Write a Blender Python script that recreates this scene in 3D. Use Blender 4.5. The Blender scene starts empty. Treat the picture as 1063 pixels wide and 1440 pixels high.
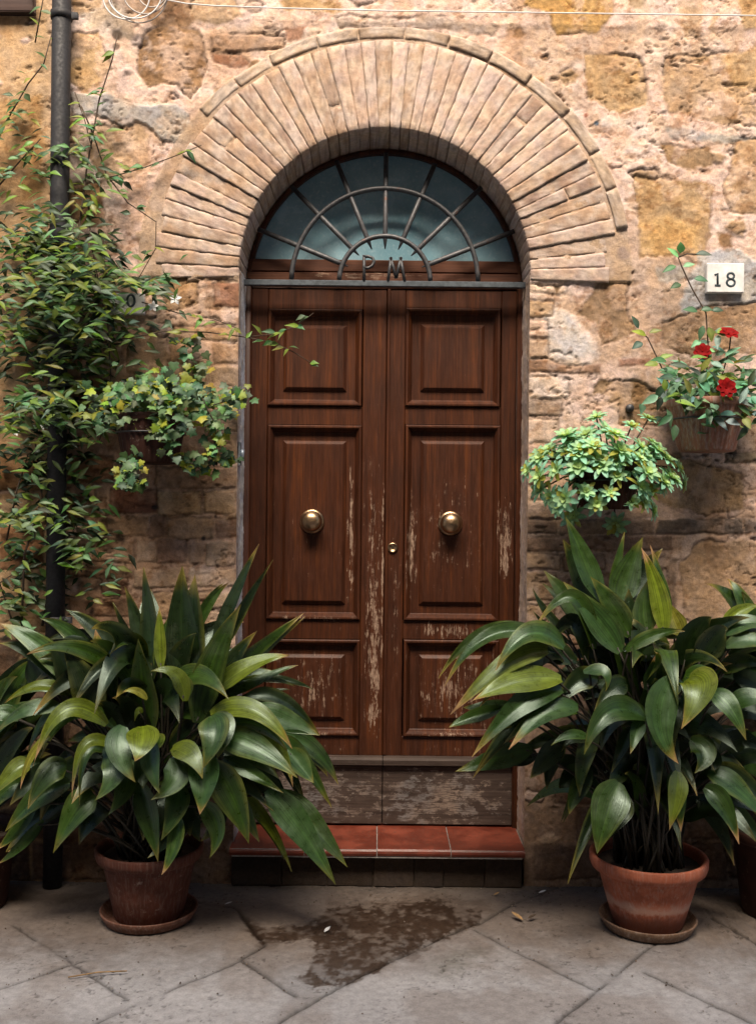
import bpy, math, random
import numpy as np
from mathutils import Vector, Matrix

# ------------------------------------------------------------------ camera, sky, sun, exposure
scene = bpy.context.scene
COL = scene.collection
CY, CZ, F = -3.75, 1.40, 1400.0          # camera position, focal length in photo pixels (1063 x 1440)
ROLL = math.radians(0.6)
cd = bpy.data.cameras.new('camera'); cam = bpy.data.objects.new('camera', cd); COL.objects.link(cam)
cd.sensor_fit = 'VERTICAL'; cd.sensor_height = 36.0; cd.sensor_width = 36.0; cd.lens = 36.0 * F / 1440
cd.clip_start = 0.05; cd.clip_end = 500
cam.matrix_world = Matrix.Translation((0, CY, CZ)) @ Matrix.Rotation(math.pi/2, 4, 'X') @ Matrix.Rotation(ROLL, 4, 'Z')
scene.camera = cam

SUN_EL, SUN_AZ = 50.0, -3.0              # degrees; azimuth 0 = straight in front of the wall, minus = from the left
world = bpy.data.worlds.new('World'); scene.world = world; world.use_nodes = True
wn = world.node_tree; wn.nodes.clear()
sky = wn.nodes.new('ShaderNodeTexSky'); sky.sky_type = 'NISHITA'; sky.sun_disc = False
sky.sun_elevation = math.radians(SUN_EL); sky.sun_rotation = math.radians(180 + SUN_AZ)
sky.dust_density = 3.0; sky.air_density = 1.0; sky.ozone_density = 1.0
bg = wn.nodes.new('ShaderNodeBackground'); bg.inputs['Strength'].default_value = 0.05
wo = wn.nodes.new('ShaderNodeOutputWorld')
wn.links.new(sky.outputs[0], bg.inputs[0]); wn.links.new(bg.outputs[0], wo.inputs[0])
sd_ = bpy.data.lights.new('sun', 'SUN'); sun = bpy.data.objects.new('sun', sd_); COL.objects.link(sun)
sd_.energy = 4.7; sd_.angle = math.radians(38); sd_.color = (1.0, 0.845, 0.675)
_e, _a = math.radians(SUN_EL), math.radians(SUN_AZ)
SD = Vector((math.sin(_a)*math.cos(_e), -math.cos(_a)*math.cos(_e), math.sin(_e)))
sun.rotation_euler = SD.to_track_quat('Z', 'Y').to_euler(); sun.location = SD * 20
vs = scene.view_settings; vs.view_transform = 'Standard'; vs.look = 'None'; vs.gamma = 1.0; vs.exposure = 1.6
scene.cycles.max_bounces = 6; scene.cycles.diffuse_bounces = 2

# ------------------------------------------------------------------ measuring: photo pixel -> world
cr, sr = math.cos(ROLL), math.sin(ROLL)
def unroll(px, py):
    u = px - 531.5; v = 720 - py
    return u*cr - v*sr, u*sr + v*cr
def P(px, py, Y=0.0):
    u, v = unroll(px, py); d = Y - CY
    return Vector((u*d/F, Y, CZ + v*d/F))
def G(px, py):
    u, v = unroll(px, py); d = CZ*F/(-v)
    return Vector((u*d/F, d + CY, 0))
def world_to_px(X, Y, Z):
    d = Y - CY; u = X*F/d; v = (Z - CZ)*F/d
    return u*cr + v*sr + 531.5, 720 - (-u*sr + v*cr)

# ------------------------------------------------------------------ numpy noise
def _hash(ix, iy, seed):
    n = (ix.astype(np.int64)*374761393 + iy.astype(np.int64)*668265263 + seed*974634767) & 0xffffffff
    n = ((n ^ (n >> 13))*1274126177) & 0xffffffff
    n = ((n ^ (n >> 15))*2246822519) & 0xffffffff
    return ((n ^ (n >> 16)) & 0xffff)/65535.0
def vnoise(x, y, seed=0):
    fx = np.floor(x); fy = np.floor(y); tx = x-fx; ty = y-fy
    tx = tx*tx*tx*(tx*(tx*6-15)+10); ty = ty*ty*ty*(ty*(ty*6-15)+10)
    a = _hash(fx, fy, seed); b = _hash(fx+1, fy, seed); c = _hash(fx, fy+1, seed); d = _hash(fx+1, fy+1, seed)
    return (a*(1-tx)+b*tx)*(1-ty) + (c*(1-tx)+d*tx)*ty
def fbm(x, y, seed=0, oct=4, gain=0.5):
    s = np.zeros_like(x, dtype=float); a = 1.0; t = 0.0
    for o in range(oct):
        s += a*vnoise(x, y, seed+o*17); t += a; a *= gain
        x, y = (x*0.8-y*0.6)*2.03+5.3, (x*0.6+y*0.8)*2.03+1.7
    return s/t
def sstep(a, b, x):
    t = np.clip((x-a)/(b-a), 0, 1); return t*t*(3-2*t)
def poly_sd(x, y, pts):                    # signed distance, negative inside
    d = np.full(x.shape, 1e18); ins = np.zeros(x.shape, bool); n = len(pts)
    for i in range(n):
        ax, ay = pts[i]; bx, by = pts[(i+1) % n]
        ex, ey = bx-ax, by-ay; l2 = ex*ex+ey*ey+1e-9
        t = np.clip(((x-ax)*ex+(y-ay)*ey)/l2, 0, 1)
        d = np.minimum(d, (x-ax-t*ex)**2+(y-ay-t*ey)**2)
        c = (ay > y) != (by > y)
        ins ^= c & (x < ex*(y-ay)/(ey if abs(ey) > 1e-9 else 1e-9)+ax)
    d = np.sqrt(d); return np.where(ins, -d, d)

# ------------------------------------------------------------------ mesh helpers
def tag(o, label=None, cat=None, group=None, kind=None):
    if label: o['label'] = label
    if cat: o['category'] = cat
    if group: o['group'] = group
    if kind: o['kind'] = kind
    return o
def thing(name, label, cat, loc=(0, 0, 0), group=None):
    o = bpy.data.objects.new(name, None); COL.objects.link(o); o.location = loc; o.empty_display_size = 0.05
    return tag(o, label, cat, group, 'thing')
class MB:
    """collects shapes in world coordinates, links them as ONE mesh object"""
    def __init__(s): s.v = []; s.f = []; s.c = []; s.uv = []; s.smooth = True
    def add(s, verts, faces, col=(1, 1, 1), cols=None):
        b = len(s.v); s.v += [tuple(p) for p in verts]
        s.f += [tuple(b+i for i in f) for f in faces]
        s.c += (list(cols) if cols is not None else [tuple(col)]*len(verts))
        return s
    def box(s, x0, x1, y0, y1, z0, z1, bev=0.0, col=(1, 1, 1)):
        if bev <= 0:
            v = [(x, y, z) for x in (x0, x1) for y in (y0, y1) for z in (z0, z1)]
            f = [(0, 1, 3, 2), (4, 6, 7, 5), (0, 4, 5, 1), (2, 3, 7, 6), (0, 2, 6, 4), (1, 5, 7, 3)]
            return s.add(v, f, col)
        b = min(bev, (x1-x0)*.45, (y1-y0)*.45, (z1-z0)*.45); v = []; idx = {}
        for i, x in enumerate((x0, x1)):
            for j, y in enumerate((y0, y1)):
                for k, z in enumerate((z0, z1)):
                    sx, sy, sz = (1-2*i)*b, (1-2*j)*b, (1-2*k)*b
                    idx[i, j, k, 0] = len(v); v.append((x, y+sy, z+sz))
                    idx[i, j, k, 1] = len(v); v.append((x+sx, y, z+sz))
                    idx[i, j, k, 2] = len(v); v.append((x+sx, y+sy, z))
        f = []
        for i in (0, 1):
            q = [idx[i, 0, 0, 0], idx[i, 0, 1, 0], idx[i, 1, 1, 0], idx[i, 1, 0, 0]]; f.append(q if i == 0 else q[::-1])
            q = [idx[0, i, 0, 1], idx[1, i, 0, 1], idx[1, i, 1, 1], idx[0, i, 1, 1]]; f.append(q if i == 0 else q[::-1])
            q = [idx[0, 0, i, 2], idx[0, 1, i, 2], idx[1, 1, i, 2], idx[1, 0, i, 2]]; f.append(q if i == 0 else q[::-1])
        for a in (0, 1):
            for c in (0, 1):
                f.append((idx[a, c, 0, 0], idx[a, c, 1, 0], idx[a, c, 1, 1], idx[a, c, 0, 1]))
                f.append((idx[a, 0, c, 0], idx[a, 1, c, 0], idx[a, 1, c, 2], idx[a, 0, c, 2]))
                f.append((idx[0, a, c, 1], idx[1, a, c, 1], idx[1, a, c, 2], idx[0, a, c, 2]))
        for i in (0, 1):
            for j in (0, 1):
                for k in (0, 1): f.append((idx[i, j, k, 0], idx[i, j, k, 1], idx[i, j, k, 2]))
        return s.add(v, f, col)
    def tube(s, pts, rad, n=8, col=(1, 1, 1), caps=True, flat=None):
        pts = [Vector(p) for p in pts]; m = len(pts)
        rs = rad if hasattr(rad, '__len__') else [rad]*m
        v = []; f = []; up = None
        for i in range(m):
            t = (pts[min(i+1, m-1)]-pts[max(i-1, 0)]).normalized()
            if up is None:
                up = Vector((0, 1, 0)) if abs(t.y) < .9 else Vector((0, 0, 1))
            a = (up - t*up.dot(t)).normalized(); up = a; b = t.cross(a)
            for k in range(n):
                q = 2*math.pi*(k+.5)/n
                ca, cb = math.cos(q), math.sin(q)
                if flat: ca *= flat
                v.append(pts[i] + (a*ca+b*cb)*rs[i])
        for i in range(m-1):
            for k in range(n):
                f.append((i*n+k, i*n+(k+1) % n, (i+1)*n+(k+1) % n, (i+1)*n+k))
        if caps: f.append(tuple(range(n))[::-1]); f.append(tuple((m-1)*n+k for k in range(n)))
        return s.add(v, f, col)
    def lathe(s, c, prof, n=48, col=(1, 1, 1), axis='Z', ribs=0, ribamp=0.0, arc=None):
        c = Vector(c); v = []; f = []; m = len(prof)
        for (r, h) in prof:
            for k in range(n):
                q = 2*math.pi*k/n; rr = r
                if ribs and r > 0: rr = r*(1+ribamp*(abs(math.sin(q*ribs/2))-.5))
                p = Vector((rr*math.cos(q), rr*math.sin(q), h)) if axis == 'Z' else Vector((rr*math.cos(q), -h, rr*math.sin(q)))
                v.append(c+p)
        for i in range(m-1):
            for k in range(n):
                f.append((i*n+k, i*n+(k+1) % n, (i+1)*n+(k+1) % n, (i+1)*n+k))
        return s.add(v, f, col)
    def build(s, name, mat, parent=None, smooth=True):
        me = bpy.data.meshes.new(name)
        off = Vector((0, 0, 0))
        if parent is not None:
            p = parent
            while p is not None: off += p.location; p = p.parent
        me.from_pydata([(x-off.x, y-off.y, z-off.z) for x, y, z in s.v], [], s.f)
        at = me.color_attributes.new('Col', 'FLOAT_COLOR', 'POINT')
        arr = np.ones((len(s.v), 4), 'f'); arr[:, :3] = np.array([c[:3] for c in s.c], 'f'); at.data.foreach_set('color', arr.ravel())
        if smooth: me.polygons.foreach_set('use_smooth', [True]*len(me.polygons))
        me.materials.append(mat); me.update()
        o = bpy.data.objects.new(name, me); COL.objects.link(o)
        if parent is not None: o.parent = parent
        return o
def top_origin(o):                          # move a single-mesh thing's origin to its base centre
    me = o.data; n = len(me.vertices); a = np.empty(n*3, 'f'); me.vertices.foreach_get('co', a); a = a.reshape(-1, 3)
    c = np.array([(a[:, 0].min()+a[:, 0].max())/2, (a[:, 1].min()+a[:, 1].max())/2, a[:, 2].min()], 'f')
    o['kind'] = 'thing'; me.vertices.foreach_set('co', (a-c).ravel()); o.location = [float(q) for q in c]; me.update(); return o
def grid_mesh(name, co, nu, nv, keep, col, mat, parent=None, extra=None, rough=None, flip=False):
    """co (nu*nv,3) as numpy; keep: bool per cell"""
    i, j = np.meshgrid(np.arange(nu-1), np.arange(nv-1), indexing='ij')
    q = np.stack([i*nv+j, (i+1)*nv+j, (i+1)*nv+j+1, i*nv+j+1], -1).reshape(-1, 4)
    if keep is not None: q = q[keep.reshape(-1)]
    if flip: q = q[:, ::-1]
    used = np.zeros(len(co), bool); used[q.ravel()] = True
    remap = np.cumsum(used)-1; co = co[used]; col = col[used]; q = remap[q]
    if rough is not None: rough = rough[used]
    nb = len(co)
    if extra is not None:                   # an MB of extra faces in the same mesh
        co = np.concatenate([co, np.array(extra.v)]); col = np.concatenate([col, np.array([c[:3] for c in extra.c])])
    me = bpy.data.meshes.new(name); ne = len(extra.f) if extra else 0
    loops = q.ravel(); starts = np.arange(len(q))*4; tot = np.full(len(q), 4)
    if extra:
        el = np.array([nb+k for f in extra.f for k in f]); es = []; p = len(loops)
        for f in extra.f: es.append(p); p += len(f)
        loops = np.concatenate([loops, el]); starts = np.concatenate([starts, es]); tot = np.concatenate([tot, [len(f) for f in extra.f]])
    me.vertices.add(len(co)); me.vertices.foreach_set('co', co.astype('f').ravel())
    me.loops.add(len(loops)); me.loops.foreach_set('vertex_index', loops.astype('i'))
    me.polygons.add(len(starts)); me.polygons.foreach_set('loop_start', starts.astype('i'))
    me.polygons.foreach_set('use_smooth', np.concatenate([np.ones(len(q), bool), np.zeros(ne, bool)]))
    me.update(calc_edges=True)
    at = me.color_attributes.new('Col', 'FLOAT_COLOR', 'POINT'); arr = np.ones((len(co), 4), 'f'); arr[:, :3] = np.clip(col, 0, 1)
    at.data.foreach_set('color', arr.ravel())
    if rough is not None:
        a2 = me.attributes.new('Rgh', 'FLOAT', 'POINT'); rr = np.ones(len(co), 'f'); rr[:len(rough)] = rough; a2.data.foreach_set('value', rr)
    me.materials.append(mat); me.validate()
    o = bpy.data.objects.new(name, me); COL.objects.link(o)
    if parent is not None: o.parent = parent
    return o

# ------------------------------------------------------------------ materials
class NT:
    def __init__(s, name):
        s.m = bpy.data.materials.new(name); s.m.use_nodes = True; s.t = s.m.node_tree; s.t.nodes.clear()
        s.out = s.n('ShaderNodeOutputMaterial'); s.b = s.n('ShaderNodeBsdfPrincipled'); s.l(s.b.outputs[0], s.out.inputs[0])
    def n(s, t, **k):
        x = s.t.nodes.new(t)
        for a, b in k.items(): setattr(x, a, b)
        return x
    def l(s, a, b): s.t.links.new(a, b)
    def setin(s, sock, v):
        if hasattr(v, 'node'): s.l(v, sock)
        elif isinstance(v, (tuple, list)) and len(v) == 3 and sock.type == 'RGBA': sock.default_value = (*v, 1)
        else: sock.default_value = v
    def math(s, op, a, b=None, c=None, clamp=False):
        x = s.n('ShaderNodeMath', operation=op, use_clamp=clamp)
        s.setin(x.inputs[0], a)
        if b is not None: s.setin(x.inputs[1], b)
        if c is not None: s.setin(x.inputs[2], c)
        return x.outputs[0]
    def pos(s): return s.n('ShaderNodeNewGeometry').outputs['Position']
    def noise(s, vec, scale=1.0, detail=4, rough=.55, mul=None, dist=0.0):
        if mul is not None:
            mp = s.n('ShaderNodeMapping'); s.l(vec, mp.inputs['Vector']); mp.inputs['Scale'].default_value = mul; vec = mp.outputs[0]
        x = s.n('ShaderNodeTexNoise'); s.l(vec, x.inputs['Vector']); x.inputs['Scale'].default_value = scale
        x.inputs['Detail'].default_value = detail; x.inputs['Roughness'].default_value = rough; x.inputs['Distortion'].default_value = dist
        return x.outputs['Fac']
    def ramp(s, fac, stops):
        x = s.n('ShaderNodeValToRGB'); s.l(fac, x.inputs[0]); e = x.color_ramp.elements
        while len(e) < len(stops): e.new(.5)
        for i, (p, c) in enumerate(stops): e[i].position = p; e[i].color = (*c, 1) if len(c) == 3 else c
        return x.outputs[0]
    def rng(s, v, a, b, c=0.0, d=1.0):
        x = s.n('ShaderNodeMapRange', interpolation_type='SMOOTHSTEP'); s.setin(x.inputs[0], v)
        for i, q in enumerate((a, b, c, d)): x.inputs[1+i].default_value = q
        return x.outputs[0]
    def mix(s, fac, a, b, mode='MIX'):
        x = s.n('ShaderNodeMix', data_type='RGBA', blend_type=mode)
        s.setin(x.inputs[0], fac); s.setin(x.inputs[6], a); s.setin(x.inputs[7], b); return x.outputs[2]
    def bump(s, h, strength=.5, dist=.01, normal=None):
        x = s.n('ShaderNodeBump'); s.l(h, x.inputs['Height']); x.inputs['Strength'].default_value = strength; x.inputs['Distance'].default_value = dist
        if normal is not None: s.l(normal, x.inputs['Normal'])
        return x.outputs[0]
    def col(s): return s.n('ShaderNodeVertexColor', layer_name='Col').outputs[0]
    def fin(s, color=None, rough=None, metal=None, normal=None, spec=None):
        for k, v in (('Base Color', color), ('Roughness', rough), ('Metallic', metal), ('Normal', normal), ('Specular IOR Level', spec)):
            if v is not None: s.setin(s.b.inputs[k], v)
        return s.m

def masonry_mat(name, amp=.35, rgh=.9, bump=.8):
    t = NT(name); p = t.pos()
    n1 = t.noise(p, 55, 6, .65); n2 = t.noise(p, 260, 4, .7); n3 = t.noise(p, 14, 3)
    f = t.math('ADD', t.math('MULTIPLY', n1, .6), t.math('MULTIPLY', n2, .4))
    g = t.rng(f, .3, .7, 1-amp, 1+amp*.7)
    hue = t.mix(t.rng(n3, .35, .65), (1.04, 1.0, .93), (.96, .99, 1.06))
    c = t.mix(1.0, t.mix(1.0, t.col(), g, 'MULTIPLY'), hue, 'MULTIPLY')
    h = t.math('ADD', t.math('MULTIPLY', n1, .8), t.math('MULTIPLY', n2, .35))
    return t.fin(c, rgh, None, t.bump(h, bump, .006), .25)
M = {}
M['wall'] = masonry_mat('rubble masonry')
M['brick'] = masonry_mat('old cream brick', .25, .88, .6)
def ground_mat():
    t = NT('worn paving stone'); p = t.pos()
    n1 = t.noise(p, 40, 6, .65); n2 = t.noise(p, 220, 4, .7)
    f = t.math('ADD', t.math('MULTIPLY', n1, .55), t.math('MULTIPLY', n2, .45))
    c = t.mix(1.0, t.col(), t.rng(f, .3, .7, .72, 1.22), 'MULTIPLY')
    r = t.n('ShaderNodeAttribute', attribute_name='Rgh').outputs['Fac']
    return t.fin(c, r, None, t.bump(f, .5, .005), .35)
M['ground'] = ground_mat()

WEAR = []      # (px0,py0,px1,py1,strength) worn places of the door, measured on the photo
def wood_mat(name, dark, mid, light, wear=(), horiz=False, rgh=.42, wearcol=(.29, .205, .15), base_wear=0.0, grey=None):
    t = NT(name); p = t.pos()
    m1 = (4, 30, 120) if horiz else (120, 30, 4); m2 = (1.4, 8, 30) if horiz else (30, 8, 1.4); m3 = (14, 60, 420) if horiz else (420, 60, 14)
    g1 = t.noise(p, 1, 5, .6, m1, .4); g2 = t.noise(p, 1, 4, .55, m2, .8); g3 = t.noise(p, 1, 3, .6, m3)
    f = t.math('ADD', t.math('MULTIPLY', g1, .4), t.math('ADD', t.math('MULTIPLY', g2, .4), t.math('MULTIPLY', g3, .2)))
    c = t.ramp(f, [(.28, dark), (.5, mid), (.74, light)])
    blot = t.noise(p, 5, 4, .6)
    c = t.mix(t.rng(blot, .4, .7, 0, .55), c, tuple(q*.55 for q in mid))
    sx = t.n('ShaderNodeSeparateXYZ'); t.l(p, sx.inputs[0])
    flake = t.noise(p, 1, 6, .72, (170, 120, 14) if not horiz else (12, 100, 170), .5)
    flake2 = t.noise(p, 38, 5, .7)
    fl = t.math('ADD', t.math('MULTIPLY', flake, .6), t.math('MULTIPLY', flake2, .4))
    wob = t.math('MULTIPLY', t.math('SUBTRACT', t.noise(p, 1, 5, .7, (18, 40, 30) if horiz else (60, 40, 11)), .5), 3.2)
    total = None
    for (x0, y0, x1, y1, st) in wear:
        a = P(x0, y1, .20); b = P(x1, y0, .20)
        cx, cz = (a.x+b.x)/2, (a.z+b.z)/2; hx, hz = abs(b.x-a.x)/2, abs(b.z-a.z)/2
        dx = t.math('ADD', t.math('DIVIDE', t.math('ABSOLUTE', t.math('SUBTRACT', sx.outputs[0], cx)), hx), wob)
        dz = t.math('ADD', t.math('DIVIDE', t.math('ABSOLUTE', t.math('SUBTRACT', sx.outputs[2], cz)), hz), wob)
        mx = t.math('MULTIPLY', t.rng(dx, 1.9, .0), t.rng(dz, 1.35, .0))
        w = t.math('MULTIPLY', mx, st*1.28)
        total = w if total is None else t.math('MAXIMUM', total, w)
    if total is None: total = t.math('ADD', 0.0, base_wear)
    elif base_wear: total = t.math('MAXIMUM', total, base_wear)
    thr = t.math('SUBTRACT', .80, t.math('MULTIPLY', total, .31))
    k = t.rng(t.math('SUBTRACT', fl, thr), -.03, .06)
    scr = t.noise(p, 1, 4, .65, (40, 160, 520) if horiz else (520, 160, 40), .3)
    k = t.math('MULTIPLY', t.math('MULTIPLY', k, t.rng(scr, .40, .55, .10, 1.0)), t.rng(g1, .30, .52, .35, .95))
    dull = t.math('MULTIPLY', t.rng(t.noise(p, 1, 5, .7, (14, 60, 90) if horiz else (90, 60, 9)), .42, .62), t.math('MULTIPLY', total, .55), clamp=True)
    c = t.mix(dull, c, tuple(q*1.6+.012 for q in mid))
    wc = t.mix(g3, wearcol, tuple(q*1.5 for q in wearcol))
    if grey: wc = t.mix(t.rng(blot, .4, .6), wc, grey)
    c = t.mix(k, c, wc)
    r = t.math('ADD', rgh, t.math('MULTIPLY', k, .4)); r = t.math('ADD', r, t.math('MULTIPLY', blot, .12))
    hh = t.math('SUBTRACT', f, t.math('MULTIPLY', k, .35))
    return t.fin(c, r, None, t.bump(hh, .5, .003), .28)
door_wear = [(512, 760, 538, 1000, .95), (515, 880, 538, 1050, 1.0), (534, 640, 541, 1000, 1.1), (488, 640, 500, 860, .95), (485, 640, 493, 860, .8),
    (570, 680, 590, 850, .95), (590, 620, 640, 850, .62), (655, 640, 684, 840, .5), (697, 690, 722, 830, .95), (700, 760, 718, 820, 1.15),
    (575, 872, 700, 902, .85), (600, 915, 650, 1015, .8), (430, 945, 450, 995, .98), (400, 930, 500, 1010, .45), (345, 700, 370, 900, .5), (506, 560, 541, 1064, .72), (545, 640, 566, 1060, .62), (374, 640, 508, 872, .5), (566, 620, 702, 874, .6), (374, 880, 506, 1064, .66), (566, 880, 724, 1066, .7),
    (380, 864, 505, 876, .8), (380, 1026, 505, 1036, .8), (566, 1028, 700, 1038, .8), (400, 1040, 535, 1064, .6), (540, 1040, 720, 1066, .6), (384, 700, 500, 1010, .35), (545, 500, 566, 1050, .45)]
M['door'] = wood_mat('varnished dark oak', (.0068, .0022, .0010), (.048, .0134, .0042), (.150, .044, .0100), door_wear, base_wear=.42)
M['kick'] = wood_mat('bare weathered plank', (.014, .009, .007), (.05, .034, .027), (.12, .09, .075), [(300, 1060, 560, 1180, .92), (500, 1070, 720, 1180, .98), (536, 1076, 690, 1160, 1.0)], True, .6, (.20, .155, .125), .3, (.19, .18, .18))
M['transom'] = wood_mat('transom timber', (.03, .011, .006), (.09, .032, .016), (.17, .07, .035), [(430, 380, 620, 397, .8)], True, .5)
M['board'] = wood_mat('old board', (.02, .012, .01), (.05, .03, .026), (.08, .05, .042), [], True, .7)

def simple(name, color, rough=.5, metal=0.0, var=.25, scale=40, bump=.2, spec=.5, second=None, thr=(.5, .65)):
    t = NT(name); p = t.pos(); n = t.noise(p, scale, 5, .6); n2 = t.noise(p, scale*5, 3, .6)
    c = t.mix(1.0, color, t.rng(n, .3, .7, 1-var, 1+var), 'MULTIPLY')
    if second: c = t.mix(t.rng(t.noise(p, scale*.6, 6, .7), *thr), c, second)
    return t.fin(c, t.rng(n2, .3, .7, rough*.85, min(1, rough*1.15)), metal, t.bump(n, bump, .003), spec)
M['iron'] = simple('weathered wrought iron', (.060, .062, .068), .5, .3, .3, 60, .4, .5, (.13, .045, .02), (.6, .72))
M['bar'] = simple('blue grey painted iron', (.07, .085, .10), .5, .2, .3, 50, .3)
M['brass'] = simple('aged brass', (.40, .27, .16), .33, 1.0, .22, 30, .08, .5, (.26, .18, .11), (.55, .75))
M['steel'] = simple('galvanised steel', (.45, .52, .58), .42, .7, .2, 60)
M['pipe'] = simple('dark grey downpipe', (.010, .011, .015), .7, 0, .25, 18, .1)
M['cable'] = simple('white cable', (.62, .62, .64), .5, 0, .1)
M['cable2'] = simple('grey cable', (.36, .33, .31), .5, 0, .15)
M['plate'] = simple('white ceramic', (.74, .75, .75), .35, 0, .16, 22, .05)
M['digit'] = simple('dark blue enamel', (.035, .055, .07), .4, 0, .2)
M['soil'] = simple('potting soil', (.025, .017, .011), .95, 0, .5, 60, 1)
M['core'] = simple('wall core', (.25, .2, .15), .95)
M['dark'] = simple('dark interior', (.01, .01, .01), .9)
M['petal'] = simple('red petal', (.19, .0012, .0018), .75, 0, .3, 60, .2, .15)
M['white'] = simple('white petal', (.75, .78, .80), .6, 0, .1)
M['dry'] = simple('dry stalk', (.35, .22, .10), .7, 0, .3, 80)
M['grout'] = simple('grey grout', (.26, .25, .24), .9, 0, .3, 70)
def pot_mat(name, base, streak=0.0, dirt=.5, rgh=.72, band=False):
    t = NT(name); p = t.pos(); n = t.noise(p, 16, 6, .65); n2 = t.noise(p, 1, 5, .7, (120, 120, 9)); n3 = t.noise(p, 130, 3)
    c = t.mix(1.0, base, t.rng(n, .3, .7, .7, 1.25), 'MULTIPLY')
    c = t.mix(t.math('MULTIPLY', t.rng(n, .5, .72), dirt), c, tuple(q*.3 for q in base))
    if streak: c = t.mix(t.math('MULTIPLY', t.rng(n2, .45, .68), streak), c, (.42, .37, .34))
    c = t.mix(t.rng(t.noise(p, 30, 6, .75), .58, .74, 0, .45), c, (.5, .42, .36))
    if band:
        sz = t.n('ShaderNodeSeparateXYZ'); t.l(p, sz.inputs[0]); zz = t.math('ADD', sz.outputs[2], t.math('MULTIPLY', n, .07))
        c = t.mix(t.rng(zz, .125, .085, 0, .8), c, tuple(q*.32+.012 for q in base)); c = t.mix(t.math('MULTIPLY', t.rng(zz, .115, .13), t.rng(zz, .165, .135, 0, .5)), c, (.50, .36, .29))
    return t.fin(c, rgh, None, t.bump(n3, .25, .002), .3)
M['terra'] = pot_mat('terracotta', (.34, .10, .052), .22, .45, .72, True)
M['terra_shaded'] = pot_mat('shaded terracotta', (.085, .025, .014), .12, .6)  # same terracotta darkened, the pot's shade put into its colour
M['terra_deep_shade'] = pot_mat('deep shade terracotta', (.04, .013, .008), 0, .6)  # darkest terracotta, deep shade put into the colour
M['terra_lime'] = pot_mat('limed terracotta', (.30, .135, .09), .6, .25)
M['saucer'] = pot_mat('dirty saucer', (.16, .095, .06), .3, .6)
M['saucer_red'] = pot_mat('terracotta saucer', (.13, .055, .035), .2, .6)
def tile_mat():
    t = NT('glazed cotto tile'); p = t.pos(); n = t.noise(p, 9, 5, .6); n2 = t.noise(p, 70, 5, .7)
    c = t.mix(t.rng(n, .35, .65), (.12, .024, .013), (.22, .05, .027))
    c = t.mix(t.rng(n2, .5, .7, 0, .65), c, (.10, .045, .032))
    return t.fin(c, t.rng(n, .3, .7, .32, .55), None, t.bump(n2, .15, .002), .45)
M['tile'] = tile_mat()
def leaf_mat(name, rgh=.4, trans=.16, stripes=0.0, spec=.5):
    t = NT(name); c0 = t.col(); p = t.pos()
    n = t.noise(p, 35, 4, .6); c = t.mix(1.0, c0, t.rng(n, .3, .7, .78, 1.2), 'MULTIPLY')
    nm = t.bump(t.noise(p, 120, 3), .12, .002)
    if stripes:
        sp = t.rng(t.noise(p, 48, 5, .7), .66, .72, 0, .55); c = t.mix(sp, c, (.14, .10, .035))
        du = t.rng(t.noise(p, 9, 4, .6), .5, .72, 0, .22); c = t.mix(du, c, (.10, .12, .085))
        uv = t.n('ShaderNodeUVMap', uv_map='UV').outputs[0]
        st = t.noise(uv, 1, 3, .6, (26, .7, 1)); c = t.mix(1.0, c, t.rng(st, .35, .65, 1-stripes, 1+stripes), 'MULTIPLY')
        nm = t.bump(st, .22, .003, nm)
    t.fin(c, t.rng(n, .3, .7, rgh*.85, rgh*1.2), None, nm, spec)
    t.b.inputs['Specular Tint'].default_value = (.78, 1.0, .92, 1)
    tr = t.n('ShaderNodeBsdfTranslucent'); t.l(t.mix(1.0, c, (1.5, 1.35, .45), 'MULTIPLY'), tr.inputs[0]); t.l(nm, tr.inputs['Normal'])
    mx = t.n('ShaderNodeMixShader'); mx.inputs[0].default_value = trans
    t.l(t.b.outputs[0], mx.inputs[1]); t.l(tr.outputs[0], mx.inputs[2]); t.l(mx.outputs[0], t.out.inputs[0])
    return t.m
M['bigleaf'] = leaf_mat('aspidistra leaf', .31, .16, .32, .55)
M['leaf'] = leaf_mat('small leaf', .45, .2, 0, .4)
M['stem'] = simple('woody stem', (.06, .04, .025), .8, 0, .3, 80)
M['stalk'] = simple('green brown stalk', (.016, .013, .006), .6, 0, .3, 60)
def glass_mat():
    t = NT('dusty sky-tinted glass'); p = t.pos(); n = t.noise(p, 7, 5, .6); n2 = t.noise(p, 90, 4, .6)
    c = t.mix(t.rng(n, .3, .7), (.19, .36, .44), (.30, .50, .59)); c = t.mix(t.rng(n2, .5, .75, 0, .4), c, (.5, .62, .66))  # sky reflection put into the base colour, dust specks over it
    return t.fin(c, t.rng(n, .3, .7, .16, .3), None, None, .6)
M['glass'] = glass_mat()

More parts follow.
